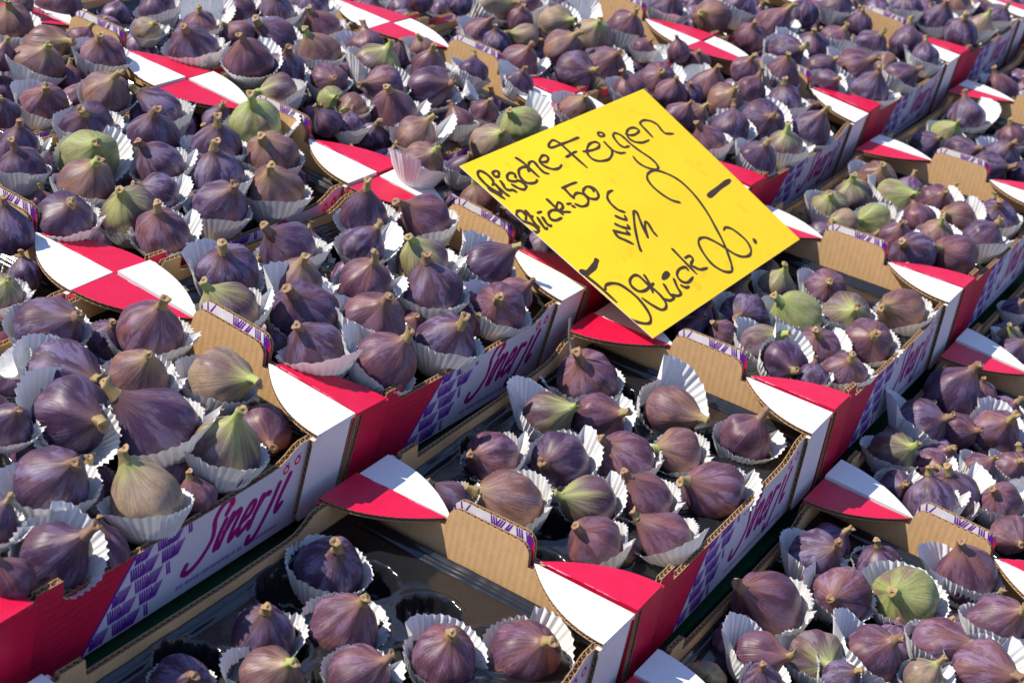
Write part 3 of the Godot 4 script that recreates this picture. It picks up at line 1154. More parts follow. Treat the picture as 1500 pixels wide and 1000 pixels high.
func build_sign() -> void:
	var ci := Image.create(1536, 1086, true, Image.FORMAT_RGB8)
	ci = Image.create(256, 181, true, Image.FORMAT_RGB8)
	var blot := noise(71, 0.02, 4)
	var speck := noise(72, 0.25, 2)
	for y in 181:
		for x in 256:
			var k := 1.0 + 0.022 * blot.get_noise_2d(x, y) + 0.012 * speck.get_noise_2d(x, y) - 0.05 * smoothstep(0.35, 0.6, blot.get_noise_2d(x * 1.3 + 900, y * 1.3))
			ci.set_pixel(x, y, Color(minf(1.0, 1.0 * k), 0.825 * k, 0.0))
	ci.resize(1536, 1086, Image.INTERPOLATE_CUBIC)
	var corners := [Vector3(0.1020,0.0553,-0.3859),Vector3(0.1189,0.0671,-0.7616),Vector3(0.3602,-0.0276,-0.7553),Vector3(0.3574,-0.0267,-0.3819)]
	ink(ci,0,[35,137,53,119,57,84,50,59,38,57,25,72,18,107,19,144,27,173,33,187])
	ink(ci,0,[20,126,12,152,20,181,25,213])
	ink(ci,0,[48,135,44,163,31,188])
	ink(ci,0,[47,135,46,161,46,192,48,209])
	ink(ci,0,[76,134,72,150,64,174,71,188,82,193,86,209])
	ink(ci,0,[97,83,81,87,75,106,88,111,102,94,97,83])
	ink(ci,0,[136,149,146,133,137,120,118,124,104,145,118,162,134,167,140,189,136,206,118,212,106,196,99,168])
	ink(ci,0,[201,149,213,132,202,121,179,122,159,143,149,175,159,199,185,206,198,197])
	ink(ci,0,[213,67,218,104,215,153,213,192])
	ink(ci,0,[220,127,239,113,256,117,250,151,248,182,259,197])
	ink(ci,0,[277,130,294,142,314,136,323,118,312,109,287,119,274,138,277,165,293,189,319,193,339,184])
	ink(ci,0,[516,98,467,98,422,95,383,93,368,86,382,70,411,61,420,78,422,99,418,158,415,248])
	ink(ci,0,[385,162,418,158,448,156])
	ink(ci,0,[18,331,33,315,35,291,21,284,6,297,2,326,18,354,23,382,18,398,3,396,-9,375,-13,348])
	ink(ci,0,[49,296,42,329,31,368,33,386])
	ink(ci,0,[41,330,53,331])
	ink(ci,0,[77,330,95,331])
	ink(ci,0,[61,347,51,379,47,403,58,402])
	ink(ci,0,[78,355,69,383,70,401,79,401])
	ink(ci,0,[148,358,130,348,108,355,97,380,111,395,137,395])
	ink(ci,0,[156,295,153,335,150,388])
	ink(ci,0,[157,344,178,331,185,343,175,360,151,366,162,378,184,391])
	ink(ci,0,[202,356,219,359])
	ink(ci,0,[213,375,215,381])
	ink(ci,0,[246,283,281,283,319,287])
	ink(ci,0,[251,292,247,323,246,348])
	ink(ci,0,[244,343,274,331,293,348,290,378,266,398,241,394,228,370])
	ink(ci,0,[470,171,505,181,542,183,564,170,560,152,533,148,498,165,475,193,473,225,494,247,532,254,569,239,590,216])
	ink(ci,0,[595,168,591,196,592,227,608,249,633,256])
	ink(ci,0,[618,114,606,120,604,134,620,140,630,128,618,114])
	ink(ci,0,[676,234,652,231,644,208,654,166,669,150,684,153,694,178,693,225,699,276,711,330,709,370,695,391,672,386,648,357,639,321,647,288])
	ink(ci,0,[718,175,735,191,765,194,789,185,784,164,757,157,728,170,712,200,722,229,751,246,790,247])
	ink(ci,0,[817,240,821,200,825,160,837,149,861,149,884,167,895,196,889,228,891,253,925,269])
	ink(ci,0,[327,326,306,335,297,356,301,381,319,394,340,386,353,360,349,335,329,324])
	ink(ci,0,[344,339,346,350,337,361])
	ink(ci,0,[412,392,389,393,365,410,353,436,351,468,356,488,369,504])
	ink(ci,0,[319,500,330,520,345,535,356,514])
	ink(ci,0,[288,529,303,557,323,574,329,557])
	ink(ci,0,[257,550,270,565,299,595,302,577])
	ink(ci,0,[257,552,251,583,265,612,278,640])
	ink(ci,0,[279,681,300,646,345,585,396,527,410,520,410,535,386,582,356,646])
	ink(ci,0,[356,646,383,607,407,584,413,594,401,631,397,660])
	ink(ci,0,[634,577,610,554,592,506,590,450,605,410,635,391,672,393,700,418,728,477,731,567,709,668,672,762,636,841,590,915,567,943,548,952,519,932,503,881,515,817,537,774,562,761,589,770,610,804,626,850,640,898,663,926,697,936,729,919,748,879,747,831,737,792,716,776,696,784])
	ink(ci,0,[8,649,13,716,12,805])
	ink(ci,0,[22,739,38,727,67,734,89,766,95,844,75,917,46,944,18,928,-7,887,-11,838])
	ink(ci,0,[203,820,151,827,124,816,118,785,132,761,160,752,179,764,180,812,184,862,178,905,160,928,134,927,119,893,110,847])
	ink(ci,0,[202,772,187,817,165,853])
	ink(ci,0,[167,824,205,822])
	ink(ci,0,[238,846,223,888,221,914,196,913,186,898])
	ink(ci,0,[295,849,277,882,264,915,242,914,226,897])
	ink(ci,0,[383,850,384,833,353,827,322,842,314,872,334,892,377,884])
	ink(ci,0,[297,888,306,905,325,908])
	ink(ci,0,[406,739,404,790,401,882])
	ink(ci,0,[420,800,446,802,445,822,416,836,422,857,436,876,470,884])
	ink(ci,1,[97,620,63,638,22,644,10,630])
	ink(ci,1,[295,815,253,826])
	ink(ci,1,[786,615,872,603,960,594])
	ink(ci,1,[788,892,778,904])
	ci.generate_mipmaps()
	var front := mat(Color.WHITE, 0.6, ImageTexture.create_from_image(ci))
	var back := mat(Color(0.85, 0.60, 0.01), 0.5)
	var rim := mat(Color(0.86, 0.84, 0.75), 0.6)
	var nu := 28
	var nv := 20
	var p := PackedVector3Array()
	var q := PackedVector3Array()
	var c: Array = corners
	var n := ((c[1] - c[0]) as Vector3).cross(c[3] - c[0]).normalized()
	if n.y < 0:
		n = -n
	var mid: Vector3 = (c[0] + c[1] + c[2] + c[3]) * 0.25
	for j in nv + 1:
		for i in nu + 1:
			var u := float(i) / nu
			var t := 1.0 - float(j) / nv
			var at: Vector3 = c[0].lerp(c[1], u).lerp(c[3].lerp(c[2], u), t)
			at += n * (0.0030 * (1.0 - absf(2.0 * u - 1.0)) * sin(t * PI) + 0.0026 * (1.0 - absf(2.0 * t - 1.0)) * sin(u * PI) + 0.002 * sin(u * 5.0 + t * 2.0) * sin(t * PI) * sin(u * PI))
			p.append(at - mid)
			q.append(at - mid - n * 0.0009)
	var root := Node3D.new()
	root.name = "price_card"
	root.position = mid
	add_child(root)
	tag(root, "yellow price card with black handwriting lying tilted across the crates", "price card")
	var me := ArrayMesh.new()
	add_arrays(me, lattice(p, nu, nv, false), front)
	var o := MeshInstance3D.new()
	o.mesh = me
	o.name = "card_face"
	root.add_child(o)
	var mb := ArrayMesh.new()
	add_arrays(mb, lattice(q, nu, nv, false), back)
	var v := PackedVector3Array()
	var uv := PackedVector2Array()
	var loop := []
	for i in nu:
		loop.append(i)
	for j in nv:
		loop.append(j * (nu + 1) + nu)
	for i in nu:
		loop.append(nv * (nu + 1) + nu - i)
	for j in nv:
		loop.append((nv - j) * (nu + 1))
	for k in loop.size():
		var a: int = loop[k]
		var b: int = loop[(k + 1) % loop.size()]
		quad(v, uv, p[a], p[b], q[b], q[a])
	add_arrays(mb, flat_arrays(v, uv), rim)
	var ob := MeshInstance3D.new()
	ob.mesh = mb
	ob.name = "card_back"
	root.add_child(ob)


# thin wire that stands up from one fig's stem
func build_wire() -> void:
	var pts: Array = WIRE
	var path := []
	for i in pts.size() - 1:
		var a: Vector3 = pts[maxi(i - 1, 0)]
		var d: Vector3 = pts[mini(i + 2, pts.size() - 1)]
		for k in 6:
			path.append(pts[i].cubic_interpolate(pts[i + 1], a, d, k / 6.0))
	path.append(pts[pts.size() - 1])
	var p := PackedVector3Array()
	for i in path.size():
		var dir: Vector3 = (path[mini(i + 1, path.size() - 1)] - path[maxi(i - 1, 0)]).normalized()
		var x := dir.cross(Vector3(0.9, 0.1, 0.2)).normalized()
		var y := x.cross(dir)
		for k in 9:
			var an := TAU * (k % 8) / 8.0
			p.append(path[i] + (x * cos(an) + y * sin(an)) * 0.0013)
	var o := MeshInstance3D.new()
	var me := ArrayMesh.new()
	add_arrays(me, lattice(p, 8, path.size() - 1, true), M.wire)
	o.mesh = me
	o.name = "wire_pick"
	add_child(o)
	tag(o, "thin grey wire standing up from a fig's stem below the sign", "wire")


func build_figs() -> void:
	crate_at(-1,1,Vector3(-0.5400,0.0055,-0.0000),Vector3(0.9999,0.0144,0.0000),Vector3(0.0000,-0.0004,-1.0000),"crate cut by top left corner")
	f(2467,40,1474,165,19,83,-52,"ps",-1,0,"leftmost in lowest row")
	f(1653,16,2746,266,35,93,-11,"bs",296,60,"second from left in lowest row")
	f(2393,-40,2105,247,32,87,-37,"rs",212,60,"third from left in lowest row")
	f(1814,-180,3074,165,-28,92,29,"rs",-1,0,"fourth from left in lowest row")
	f(2263,-180,2753,184,34,91,25,"rs",-1,0,"fifth from left in lowest row")
	f(1899,40,3478,274,17,86,-47,"rs",279,0,"rightmost in lowest row")
	f(1377,53,2479,165,16,99,0,"rp",-1,0,"leftmost in top row")
	f(669,40,3321,246,8,91,-41,"bs",108,0,"second from left in top row")
	f(350,120,3746,165,30,91,29,"bs",-1,0,"third from left in top row")
	f(1336,40,3219,242,77,61,-19,"bs",1,0,"fourth from left in top row")
	f(1420,40,3630,174,19,91,37,"rs",87,60,"rightmost in top row")
	crate_at(-1,2,Vector3(-0.5400,0.0070,-0.4030),Vector3(1.0000,0.0017,0.0000),Vector3(0.0000,-0.0080,-1.0000),"crate along the top left edge")
	f(1519,40,599,165,55,82,-16,"os",60,60,"leftmost in lowest row")
	f(2212,53,627,285,24,76,-60,"ps",31,60,"second from left in lowest row")
	f(2116,-201,938,175,76,51,-41,"rs",-1,0,"third from left in lowest row")
	f(2146,40,1535,200,-50,63,-59,"rs",-1,0,"fourth from left in lowest row")
	f(2342,-40,1977,304,-17,76,-63,"ps",181,60,"fifth from left in lowest row")
	f(2396,-40,2897,243,-29,76,-58,"rs",31,60,"rightmost in lowest row")
	f(370,-40,319,288,12,91,39,"rs",168,0,"leftmost in top row")
	f(1098,40,1246,235,-13,91,-40,"ps",31,60,"second from left in top row")
	f(1752,40,1287,206,3,91,-42,"rs",31,60,"third from left in top row")
	f(1556,40,2249,207,-7,91,-41,"rs",115,60,"fourth from left in top row")
	f(1889,40,2570,245,1,85,-53,"ps",31,60,"fifth from left in top row")
	f(1918,40,3235,272,-1,91,-42,"ps",31,60,"rightmost in top row")
	loose_cup(1389,40,1792,281,115,"empty white paper cup fanned open among figs")
	crate_at(-1,3,Vector3(-0.5400,0.0052,-0.8060),Vector3(1.0000,-0.0089,0.0000),Vector3(0.0000,0.0009,-1.0000),"crate cut by top edge, middle")
	f(2455,40,1002,178,-39,91,-14,"ps",-1,0,"the only one seen")
	crate_at(0,0,Vector3(-0.2700,0.0094,0.4030),Vector3(1.0000,0.0006,0.0000),Vector3(-0.0000,0.0004,-1.0000),"crate cut by left edge")
	f(2449,30,2913,184,39,90,-17,"hs",31,60,"leftmost")
	f(1701,30,3735,228,-30,95,-9,"pp",-1,0,"second from left")
	f(2065,-190,3569,165,-41,91,1,"ps",-1,0,"rightmost")
	crate_at(0,1,Vector3(-0.2699,0.0120,-0.0000),Vector3(0.9998,-0.0174,0.0000),Vector3(-0.0002,-0.0133,-0.9999),"crate at left with green figs")
	f(1191,-190,643,165,-40,91,12,"rs",-1,0,"leftmost in lowest row")
	f(1782,30,294,260,42,87,-26,"ps",31,60,"second from left in lowest row")
	f(1924,-27,1008,272,-9,84,-53,"hs",31,60,"third from left in lowest row")
	f(2388,-21,944,252,10,93,-37,"rs",87,60,"fourth from left in lowest row")
	f(1932,-177,1902,165,39,92,0,"rs",-1,0,"fifth from left in lowest row")
	f(2368,30,1745,275,42,89,-20,"ps",0,60,"rightmost in lowest row")
	f(829,30,698,222,-15,90,-41,"ps",327,60,"leftmost in second row up")
	f(1398,30,965,271,30,92,-26,"bs",285,0,"second from left in second row up")
	f(1443,30,1944,252,-45,60,-66,"ps",60,60,"third from left in second row up")
	f(1864,30,1478,209,-57,40,-72,"ps",87,60,"fourth from left in second row up")
	f(1916,-3,2269,290,-19,96,-22,"ps",0,60,"fifth from left in second row up")
	f(2359,-50,2676,285,20,86,-48,"bs",0,60,"rightmost in second row up")
	f(482,30,990,211,8,99,-15,"ps",60,60,"leftmost in third row up")
	f(947,30,1469,294,41,80,-44,"gs",115,60,"second from left in third row up")
	f(956,30,2352,281,4,97,-25,"ps",223,0,"third from left in third row up")
	f(1452,30,2799,272,-1,94,-34,"ps",327,60,"fourth from left in third row up")
	f(1922,30,3130,285,-8,87,-48,"bs",327,60,"rightmost in third row up")
	f(444,30,1972,279,13,78,-61,"ps",356,0,"leftmost in top row")
	f(184,190,2477,249,37,90,-24,"bs",77,0,"second from left in top row")
	f(563,30,2878,290,-48,72,-51,"ps",31,60,"third from left in top row")
	f(688,-190,3771,188,20,91,-36,"ps",-1,0,"fourth from left in top row")
	f(1265,30,3675,295,-4,89,-45,"gs",60,60,"rightmost in top row")
	crate_at(0,2,Vector3(-0.2699,0.0074,-0.4030),Vector3(0.9997,-0.0234,0.0000),Vector3(-0.0002,-0.0076,-1.0000),"crate behind the sign's left corner")
	f(1792,-12,661,165,-33,91,26,"ps",31,60,"leftmost in lowest row")
	f(1869,-190,1058,188,37,92,-12,"ps",-1,0,"second from left in lowest row")
	f(2378,30,1115,229,34,94,0,"bs",60,150,"third from left in lowest row")
	f(2451,-350,1850,182,33,58,-75,"bs",-1,0,"fourth from left in lowest row")
	f(2454,30,1934,179,-44,87,-22,"rp",0,60,"rightmost in lowest row")
	f(1220,-190,797,165,38,92,-10,"rs",-1,0,"leftmost in second row up")
	f(1688,53,395,165,-54,73,-42,"pp",-1,0,"second from left in second row up")
	f(1522,42,1077,165,0,9,-100,"bs",31,60,"third from left in second row up")
	f(1864,30,1412,273,13,91,-39,"rs",60,60,"fourth from left in second row up")
	f(2431,30,2542,165,24,88,-42,"rs",185,0,"rightmost in second row up")
	f(801,30,629,233,-54,19,-82,"hs",31,60,"leftmost in third row up")
	f(1228,7,1073,165,56,54,-63,"gs",-1,0,"second from left in third row up")
	f(1298,30,2057,241,-43,12,-89,"rp",167,0,"third from left in third row up")
	f(1642,30,2463,281,83,55,-12,"pp",31,60,"fourth from left in third row up")
	f(2159,30,3747,183,25,92,-30,"ps",212,150,"rightmost in third row up")
	f(464,30,1091,273,8,99,-14,"ps",181,60,"leftmost in fourth row up")
	f(882,30,1447,220,59,68,-44,"rs",330,0,"second from left in fourth row up")
	f(927,30,2363,285,30,95,-4,"hs",268,60,"third from left in fourth row up")
	f(1267,30,3028,237,30,93,-21,"rs",31,60,"fourth from left in fourth row up")
	f(1629,30,3477,197,-30,91,29,"ps",212,60,"rightmost in fourth row up")
	f(294,190,666,260,5,84,-53,"rs",115,60,"leftmost in top row")
	f(325,30,1988,262,-26,79,-55,"bs",185,0,"second from left in top row")
	f(473,30,2780,243,-43,90,-2,"rs",212,60,"third from left in top row")
	f(502,-190,3608,165,-1,91,-42,"ps",-1,0,"fourth from left in top row")
	f(858,30,3478,174,-30,89,-34,"bs",212,60,"rightmost in top row")
	loose_cup(1961,30,2967,122,212,"empty white paper cup fanned open among figs")
	crate_at(0,3,Vector3(-0.2700,0.0023,-0.8060),Vector3(1.0000,-0.0084,0.0000),Vector3(0.0000,0.0034,-1.0000),"crate behind the sign's top corner")
	f(1786,30,344,253,35,84,-41,"rs",60,60,"leftmost in lowest row")
	f(1798,30,1442,252,40,88,-27,"bs",-1,0,"second from left in lowest row")
	f(2362,30,828,281,83,50,-25,"ps",-1,0,"third from left in lowest row")
	f(2370,-50,1678,272,56,77,-30,"rs",115,60,"fourth from left in lowest row")
	f(2413,30,2658,165,40,92,-3,"rs",31,60,"rightmost in lowest row")
	f(838,30,794,194,52,85,-4,"rp",212,60,"leftmost in second row up")
	f(1210,30,688,188,-18,90,-39,"ps",-1,0,"second from left in second row up")
	f(1300,30,1286,211,-59,33,-74,"op",-1,0,"third from left in second row up")
	f(1215,-190,1657,165,50,83,-24,"rs",-1,0,"fourth from left in second row up")
	f(1753,30,2391,266,30,89,-34,"os",-1,0,"rightmost in second row up")
	f(877,30,1832,188,14,91,-38,"rs",-1,0,"leftmost in third row up")
	f(1204,30,2257,262,82,56,-14,"os",115,60,"second from left in third row up")
	f(1190,-190,3413,165,-15,91,39,"bs",-1,0,"third from left in third row up")
	f(1879,30,3072,266,40,91,-11,"rs",327,60,"rightmost in third row up")
	f(209,110,1287,165,12,91,-39,"ps",-1,0,"leftmost in top row")
	f(354,30,1864,293,86,50,4,"os",241,60,"second from left in top row")
	f(581,30,2467,217,-29,91,-30,"rs",31,60,"third from left in top row")
	f(784,30,3100,180,40,92,-1,"ps",298,0,"rightmost in top row")
	loose_cup(1167,30,3008,247,115,"empty white paper cup fanned open among figs")
	loose_cup(2621,30,2716,176,60,"second empty white cup fanned open among figs")
	crate_at(0,4,Vector3(-0.2700,0.0035,-1.2091),Vector3(1.0000,-0.0067,0.0000),Vector3(-0.0000,-0.0005,-1.0000),"crate at the top middle edge")
	f(1124,-50,387,202,23,91,-34,"ps",96,0,"leftmost")
	f(1783,30,580,263,34,80,-49,"ps",327,60,"second from left")
	f(2338,30,1062,293,-16,30,-94,"bs",-1,0,"third from left")
	f(2345,30,1918,300,29,91,28,"ps",183,0,"rightmost")
	crate_at(1,0,Vector3(0.0001,0.0095,0.4030),Vector3(0.9992,-0.0403,0.0000),Vector3(0.0000,0.0006,-1.0000),"crate in bottom left corner")
	f(1941,20,772,165,20,92,34,"ps",31,60,"leftmost in lowest row")
	f(2445,20,451,165,-24,90,-37,"rp",-1,0,"second from left in lowest row")
	f(2390,-60,895,250,68,73,0,"pp",146,60,"third from left in lowest row")
	f(2466,-200,1357,165,-15,96,-24,"rp",-1,0,"fourth from left in lowest row")
	f(2367,-60,1860,275,-47,84,-28,"op",327,60,"rightmost in lowest row")
	f(1850,20,1394,282,56,83,3,"ps",327,60,"leftmost in second row up")
	f(2204,-228,2438,165,-30,90,32,"rs",-1,0,"second from left in second row up")
	f(2466,-178,2314,165,-18,95,-25,"rs",-1,0,"third from left in second row up")
	f(2007,-200,3022,165,-6,91,41,"rs",-1,0,"fourth from left in second row up")
	f(2368,-2,2715,274,41,91,-10,"hp",327,60,"rightmost in second row up")
	f(1143,20,1657,178,57,82,-4,"ps",31,60,"leftmost in third row up")
	f(1332,20,2122,303,85,50,-17,"ps",241,60,"second from left in third row up")
	f(1287,20,2893,250,53,84,-11,"bs",31,60,"third from left in third row up")
	f(1862,9,2515,306,-42,63,-65,"pp",31,120,"fourth from left in third row up")
	f(2192,-200,3459,217,72,26,-64,"rs",-1,0,"rightmost in third row up")
	f(338,20,2857,279,63,77,-3,"pp",0,60,"leftmost in top row")
	f(897,20,2467,282,79,61,-6,"pp",241,60,"second from left in top row")
	f(533,-204,3397,182,31,93,-22,"ps",115,60,"third from left in top row")
	f(880,22,3471,286,41,91,-6,"rs",31,60,"fourth from left in top row")
	f(1681,20,3436,269,83,55,-6,"op",296,60,"rightmost in top row")
	loose_cup(1553,20,1915,265,115,"empty white paper cup fanned open among figs")
	loose_cup(534,20,2290,150,60,"second empty white cup fanned open among figs")
	crate_at(1,1,Vector3(0.0005,0.0112,-0.0001),Vector3(0.9987,-0.0514,0.0000),Vector3(-0.0017,-0.0329,-0.9995),"crate left of the sign")
	f(1428,-198,506,165,-44,89,7,"ps",-1,0,"leftmost in lowest row")
	f(1886,20,459,267,-30,79,-53,"ps",0,120,"second from left in lowest row")
	f(2362,20,807,281,29,96,0,"rs",241,120,"third from left in lowest row")
	f(1947,-200,1950,165,25,90,-37,"rs",-1,0,"fourth from left in lowest row")
	f(2358,-140,1877,285,52,80,-30,"ps",327,60,"fifth from left in lowest row")
	f(2206,-200,2453,169,62,78,-8,"rs",-1,0,"rightmost in lowest row")
	f(1045,20,302,260,-43,76,-49,"hs",60,60,"leftmost in second row up")
	f(1427,16,869,304,10,74,-66,"ps",181,120,"second from left in second row up")
	f(1891,20,1291,296,36,86,-36,"rs",296,60,"third from left in second row up")
	f(2021,-200,2772,165,-46,89,-1,"rs",-1,0,"fourth from left in second row up")
	f(2383,-35,2757,258,10,63,-77,"rs",212,60,"fifth from left in second row up")
	f(2313,-30,3146,186,59,80,-8,"rs",-1,0,"rightmost in second row up")
	f(576,20,815,279,-3,92,-40,"ps",212,60,"leftmost in third row up")
	f(1058,20,1230,248,18,96,-21,"bs",31,60,"second from left in third row up")
	f(1399,20,1843,251,10,96,-27,"rs",60,60,"third from left in third row up")
	f(1868,20,2309,284,-30,87,-39,"ps",327,60,"fourth from left in third row up")
	f(1859,20,3324,256,46,89,7,"pp",181,60,"rightmost in third row up")
	f(592,20,1704,282,-31,68,-67,"ps",31,60,"leftmost in top row")
	f(936,20,2416,216,24,93,27,"ps",87,130,"second from left in top row")
	f(520,20,3023,242,-5,97,-25,"pp",31,60,"third from left in top row")
	f(1456,20,2735,279,-27,81,-52,"hs",31,60,"fourth from left in top row")
	f(937,20,3535,281,-32,67,-67,"rs",0,60,"rightmost in top row")
	crate_at(1,2,Vector3(0.0001,-0.0021,-0.4030),Vector3(0.9987,-0.0513,0.0000),Vector3(0.0004,0.0081,-1.0000),"crate mostly under the sign")
	f(279,180,315,244,48,87,-7,"bs",296,120,"leftmost")
	f(474,20,883,169,37,92,-11,"pp",296,60,"second from left")
	f(1009,20,469,219,-31,90,-31,"bs",-1,0,"third from left")
	f(289,20,1789,255,44,83,-36,"os",-1,0,"fourth from left")
	f(276,100,2454,241,-17,72,-67,"gs",115,130,"fifth from left")
	f(351,20,2996,165,21,96,-20,"rs",-1,0,"sixth from left")
	f(363,20,3699,236,13,89,-43,"bs",212,60,"rightmost")
	crate_at(1,3,Vector3(0.0000,-0.0009,-0.8060),Vector3(0.9994,-0.0360,0.0000),Vector3(0.0003,0.0080,-1.0000),"crate behind sign's right side")
	f(1809,20,550,227,-35,80,-50,"rp",0,60,"leftmost in lowest row")
	f(1765,20,1286,259,-37,90,24,"ps",146,60,"second from left in lowest row")
	f(2405,20,751,233,31,89,-32,"ps",212,60,"third from left in lowest row")
	f(1903,20,1997,297,51,59,-63,"ps",115,60,"fourth from left in lowest row")
	f(2396,-60,1670,243,-4,97,-25,"hs",31,60,"fifth from left in lowest row")
	f(2372,-60,2585,270,31,94,-10,"pp",146,60,"rightmost in lowest row")
	f(1186,42,887,188,35,93,-14,"rs",-1,0,"leftmost in second row up")
	f(1271,-21,1209,192,44,90,-6,"bs",-1,0,"second from left in second row up")
	f(1307,33,2026,249,35,84,-42,"bs",-1,0,"third from left in second row up")
	f(1813,20,2958,249,-34,90,-26,"ps",0,60,"fourth from left in second row up")
	f(1944,-200,3726,165,28,71,-64,"ps",-1,0,"rightmost in second row up")
	f(386,20,1018,221,-21,91,-36,"rs",212,60,"leftmost in third row up")
	f(744,31,1538,209,21,92,-32,"rs",-1,0,"second from left in third row up")
	f(894,7,1840,168,-5,92,-39,"ps",-1,0,"third from left in third row up")
	f(935,-5,2290,262,26,93,-25,"rs",60,60,"fourth from left in third row up")
	f(1345,20,2751,223,13,91,38,"rs",87,60,"rightmost in third row up")
	f(414,12,1782,249,16,73,-66,"rs",87,60,"leftmost in top row")
	f(251,180,2626,165,-33,90,-28,"rs",-1,0,"second from left in top row")
	f(445,20,2905,207,13,83,-54,"rs",-1,0,"third from left in top row")
	f(948,20,3488,226,24,90,-35,"rs",-1,0,"fourth from left in top row")
	f(1400,100,3722,243,22,86,-46,"rs",212,60,"rightmost in top row")
	loose_cup(612,20,2573,173,87,"empty white paper cup fanned open among figs")
	crate_at(1,4,Vector3(-0.0000,-0.0009,-1.2091),Vector3(0.9999,-0.0117,0.0000),Vector3(0.0001,0.0122,-0.9999),"crate second from top right corner")
	f(1839,0,334,213,77,52,-37,"ps",87,60,"leftmost in lowest row")
	f(1863,-303,1428,167,40,92,7,"ps",-1,0,"second from left in lowest row")
	f(1925,55,1200,317,76,63,-14,"rs",212,60,"third from left in lowest row")
	f(2374,0,733,268,30,93,-22,"ps",31,60,"fourth from left in lowest row")
	f(2386,-72,1968,254,68,73,7,"pp",296,60,"rightmost in lowest row")
	f(940,0,897,275,78,52,-34,"ps",146,60,"leftmost in second row up")
	f(1082,0,1631,247,-3,94,-34,"ps",-1,0,"second from left in second row up")
	f(1536,0,848,215,61,79,-1,"ps",-1,0,"third from left in second row up")
	f(2065,-17,2198,190,33,12,-94,"bs",212,0,"fourth from left in second row up")
	f(2389,0,3103,236,-34,90,26,"ps",212,60,"rightmost in second row up")
	f(341,0,986,240,-2,88,-47,"rs",-1,0,"leftmost in third row up")
	f(1193,0,2259,252,30,94,-16,"rs",327,60,"second from left in third row up")
	f(1586,0,2805,237,33,92,-21,"ps",327,60,"third from left in third row up")
	f(1959,0,3441,275,-28,90,32,"ps",-1,0,"rightmost in third row up")
	f(310,0,1838,278,41,91,8,"rp",60,60,"leftmost in top row")
	f(351,0,2971,241,-19,91,38,"ps",-1,0,"second from left in top row")
	f(598,80,3660,261,23,92,-32,"ps",296,60,"third from left in top row")
	f(1109,0,3524,202,6,96,-26,"ps",-1,0,"rightmost in top row")
	crate_at(1,5,Vector3(-0.0000,0.0017,-1.6121),Vector3(1.0000,0.0052,0.0000),Vector3(0.0000,-0.0018,-1.0000),"crate in top right corner")
	f(1311,20,1170,254,-38,91,-15,"ps",327,60,"leftmost")
	f(1860,20,1205,272,8,97,-23,"pp",31,60,"second from left")
	f(1765,20,2607,224,3,91,-41,"bs",31,60,"third from left")
	f(2343,20,953,287,21,92,-33,"ps",-1,0,"fourth from left")
	f(2419,20,1732,217,34,93,-13,"op",0,60,"fifth from left")
	f(2064,15,2905,165,-33,91,-24,"ps",-1,0,"sixth from left")
	f(2394,23,2794,223,34,91,-24,"ps",0,60,"rightmost")
	crate_at(1,6,Vector3(-0.0000,0.0015,-2.0151),Vector3(1.0000,0.0012,0.0000),Vector3(0.0000,-0.0042,-1.0000),"crate just past top right corner")
	crate_at(2,0,Vector3(0.2800,-0.0534,0.4030),Vector3(0.9994,0.0351,0.0000),Vector3(0.0000,-0.0004,-1.0000),"front crate with empty well")
	f(477,-340,1312,193,50,80,-35,"ps",348,0,"leftmost in lowest row")
	f(909,-340,1777,237,51,86,4,"bs",241,60,"second from left in lowest row")
	f(1348,-340,2246,225,59,80,6,"rs",60,60,"third from left in lowest row")
	f(1709,-340,2860,261,24,96,-14,"rs",181,60,"rightmost in lowest row")
	f(567,-340,2113,245,15,91,-39,"ps",77,0,"leftmost in top row")
	f(433,-340,3099,280,28,93,-24,"ps",241,0,"second from left in top row")
	f(941,-340,2609,267,52,85,6,"rs",108,0,"third from left in top row")
	f(2122,-340,3346,271,55,79,-27,"rs",115,60,"rightmost in top row")
	crate_at(2,1,Vector3(0.2805,-0.0560,-0.0002),Vector3(0.9986,0.0532,0.0000),Vector3(-0.0021,0.0401,-0.9992),"crate just below the sign")
	f(618,-250,525,175,-49,70,-51,"pp",60,60,"leftmost in lowest row")
	f(1011,-250,867,286,-55,35,-76,"bs",0,60,"second from left in lowest row")
	f(1533,-250,1350,229,-46,43,-78,"hp",87,60,"third from left in lowest row")
	f(1862,-247,846,238,-38,69,-61,"rs",0,140,"fourth from left in lowest row")
	f(2061,-455,1066,165,43,59,-68,"bs",-1,0,"fifth from left in lowest row")
	f(2298,-250,1331,238,-67,48,-57,"rp",0,140,"rightmost in lowest row")
	f(531,-250,1336,243,-29,33,-90,"rs",60,60,"leftmost in second row up")
	f(1000,-250,1735,270,-10,38,-92,"ps",87,60,"second from left in second row up")
	f(1432,-250,2192,259,-41,65,-65,"rs",0,60,"third from left in second row up")
	f(1886,-250,1736,240,-40,77,-50,"rp",0,80,"fourth from left in second row up")
	f(1741,-250,2650,227,-50,41,-76,"bp",0,60,"fifth from left in second row up")
	f(2290,-250,2297,271,-39,63,-67,"rp",60,60,"rightmost in second row up")
	f(517,-250,2282,245,71,70,3,"hp",212,140,"leftmost in top row")
	f(465,-250,3169,302,-16,82,-55,"rs",241,60,"second from left in top row")
	f(885,-250,2607,251,77,62,-13,"rs",87,60,"third from left in top row")
	f(1333,-250,3246,267,96,10,-25,"bp",146,140,"fourth from left in top row")
	f(2100,-250,3321,260,34,88,33,"rs",60,60,"rightmost in top row")
	crate_at(2,2,Vector3(0.2802,-0.0421,-0.4030),Vector3(0.9975,0.0704,0.0000),Vector3(0.0001,-0.0012,-1.0000),"crate at sign's lower right edge")
	f(1418,-235,1176,244,63,78,6,"hs",181,60,"leftmost in lowest row")
	f(1783,-219,941,239,65,26,-71,"ps",146,120,"second from left in lowest row")
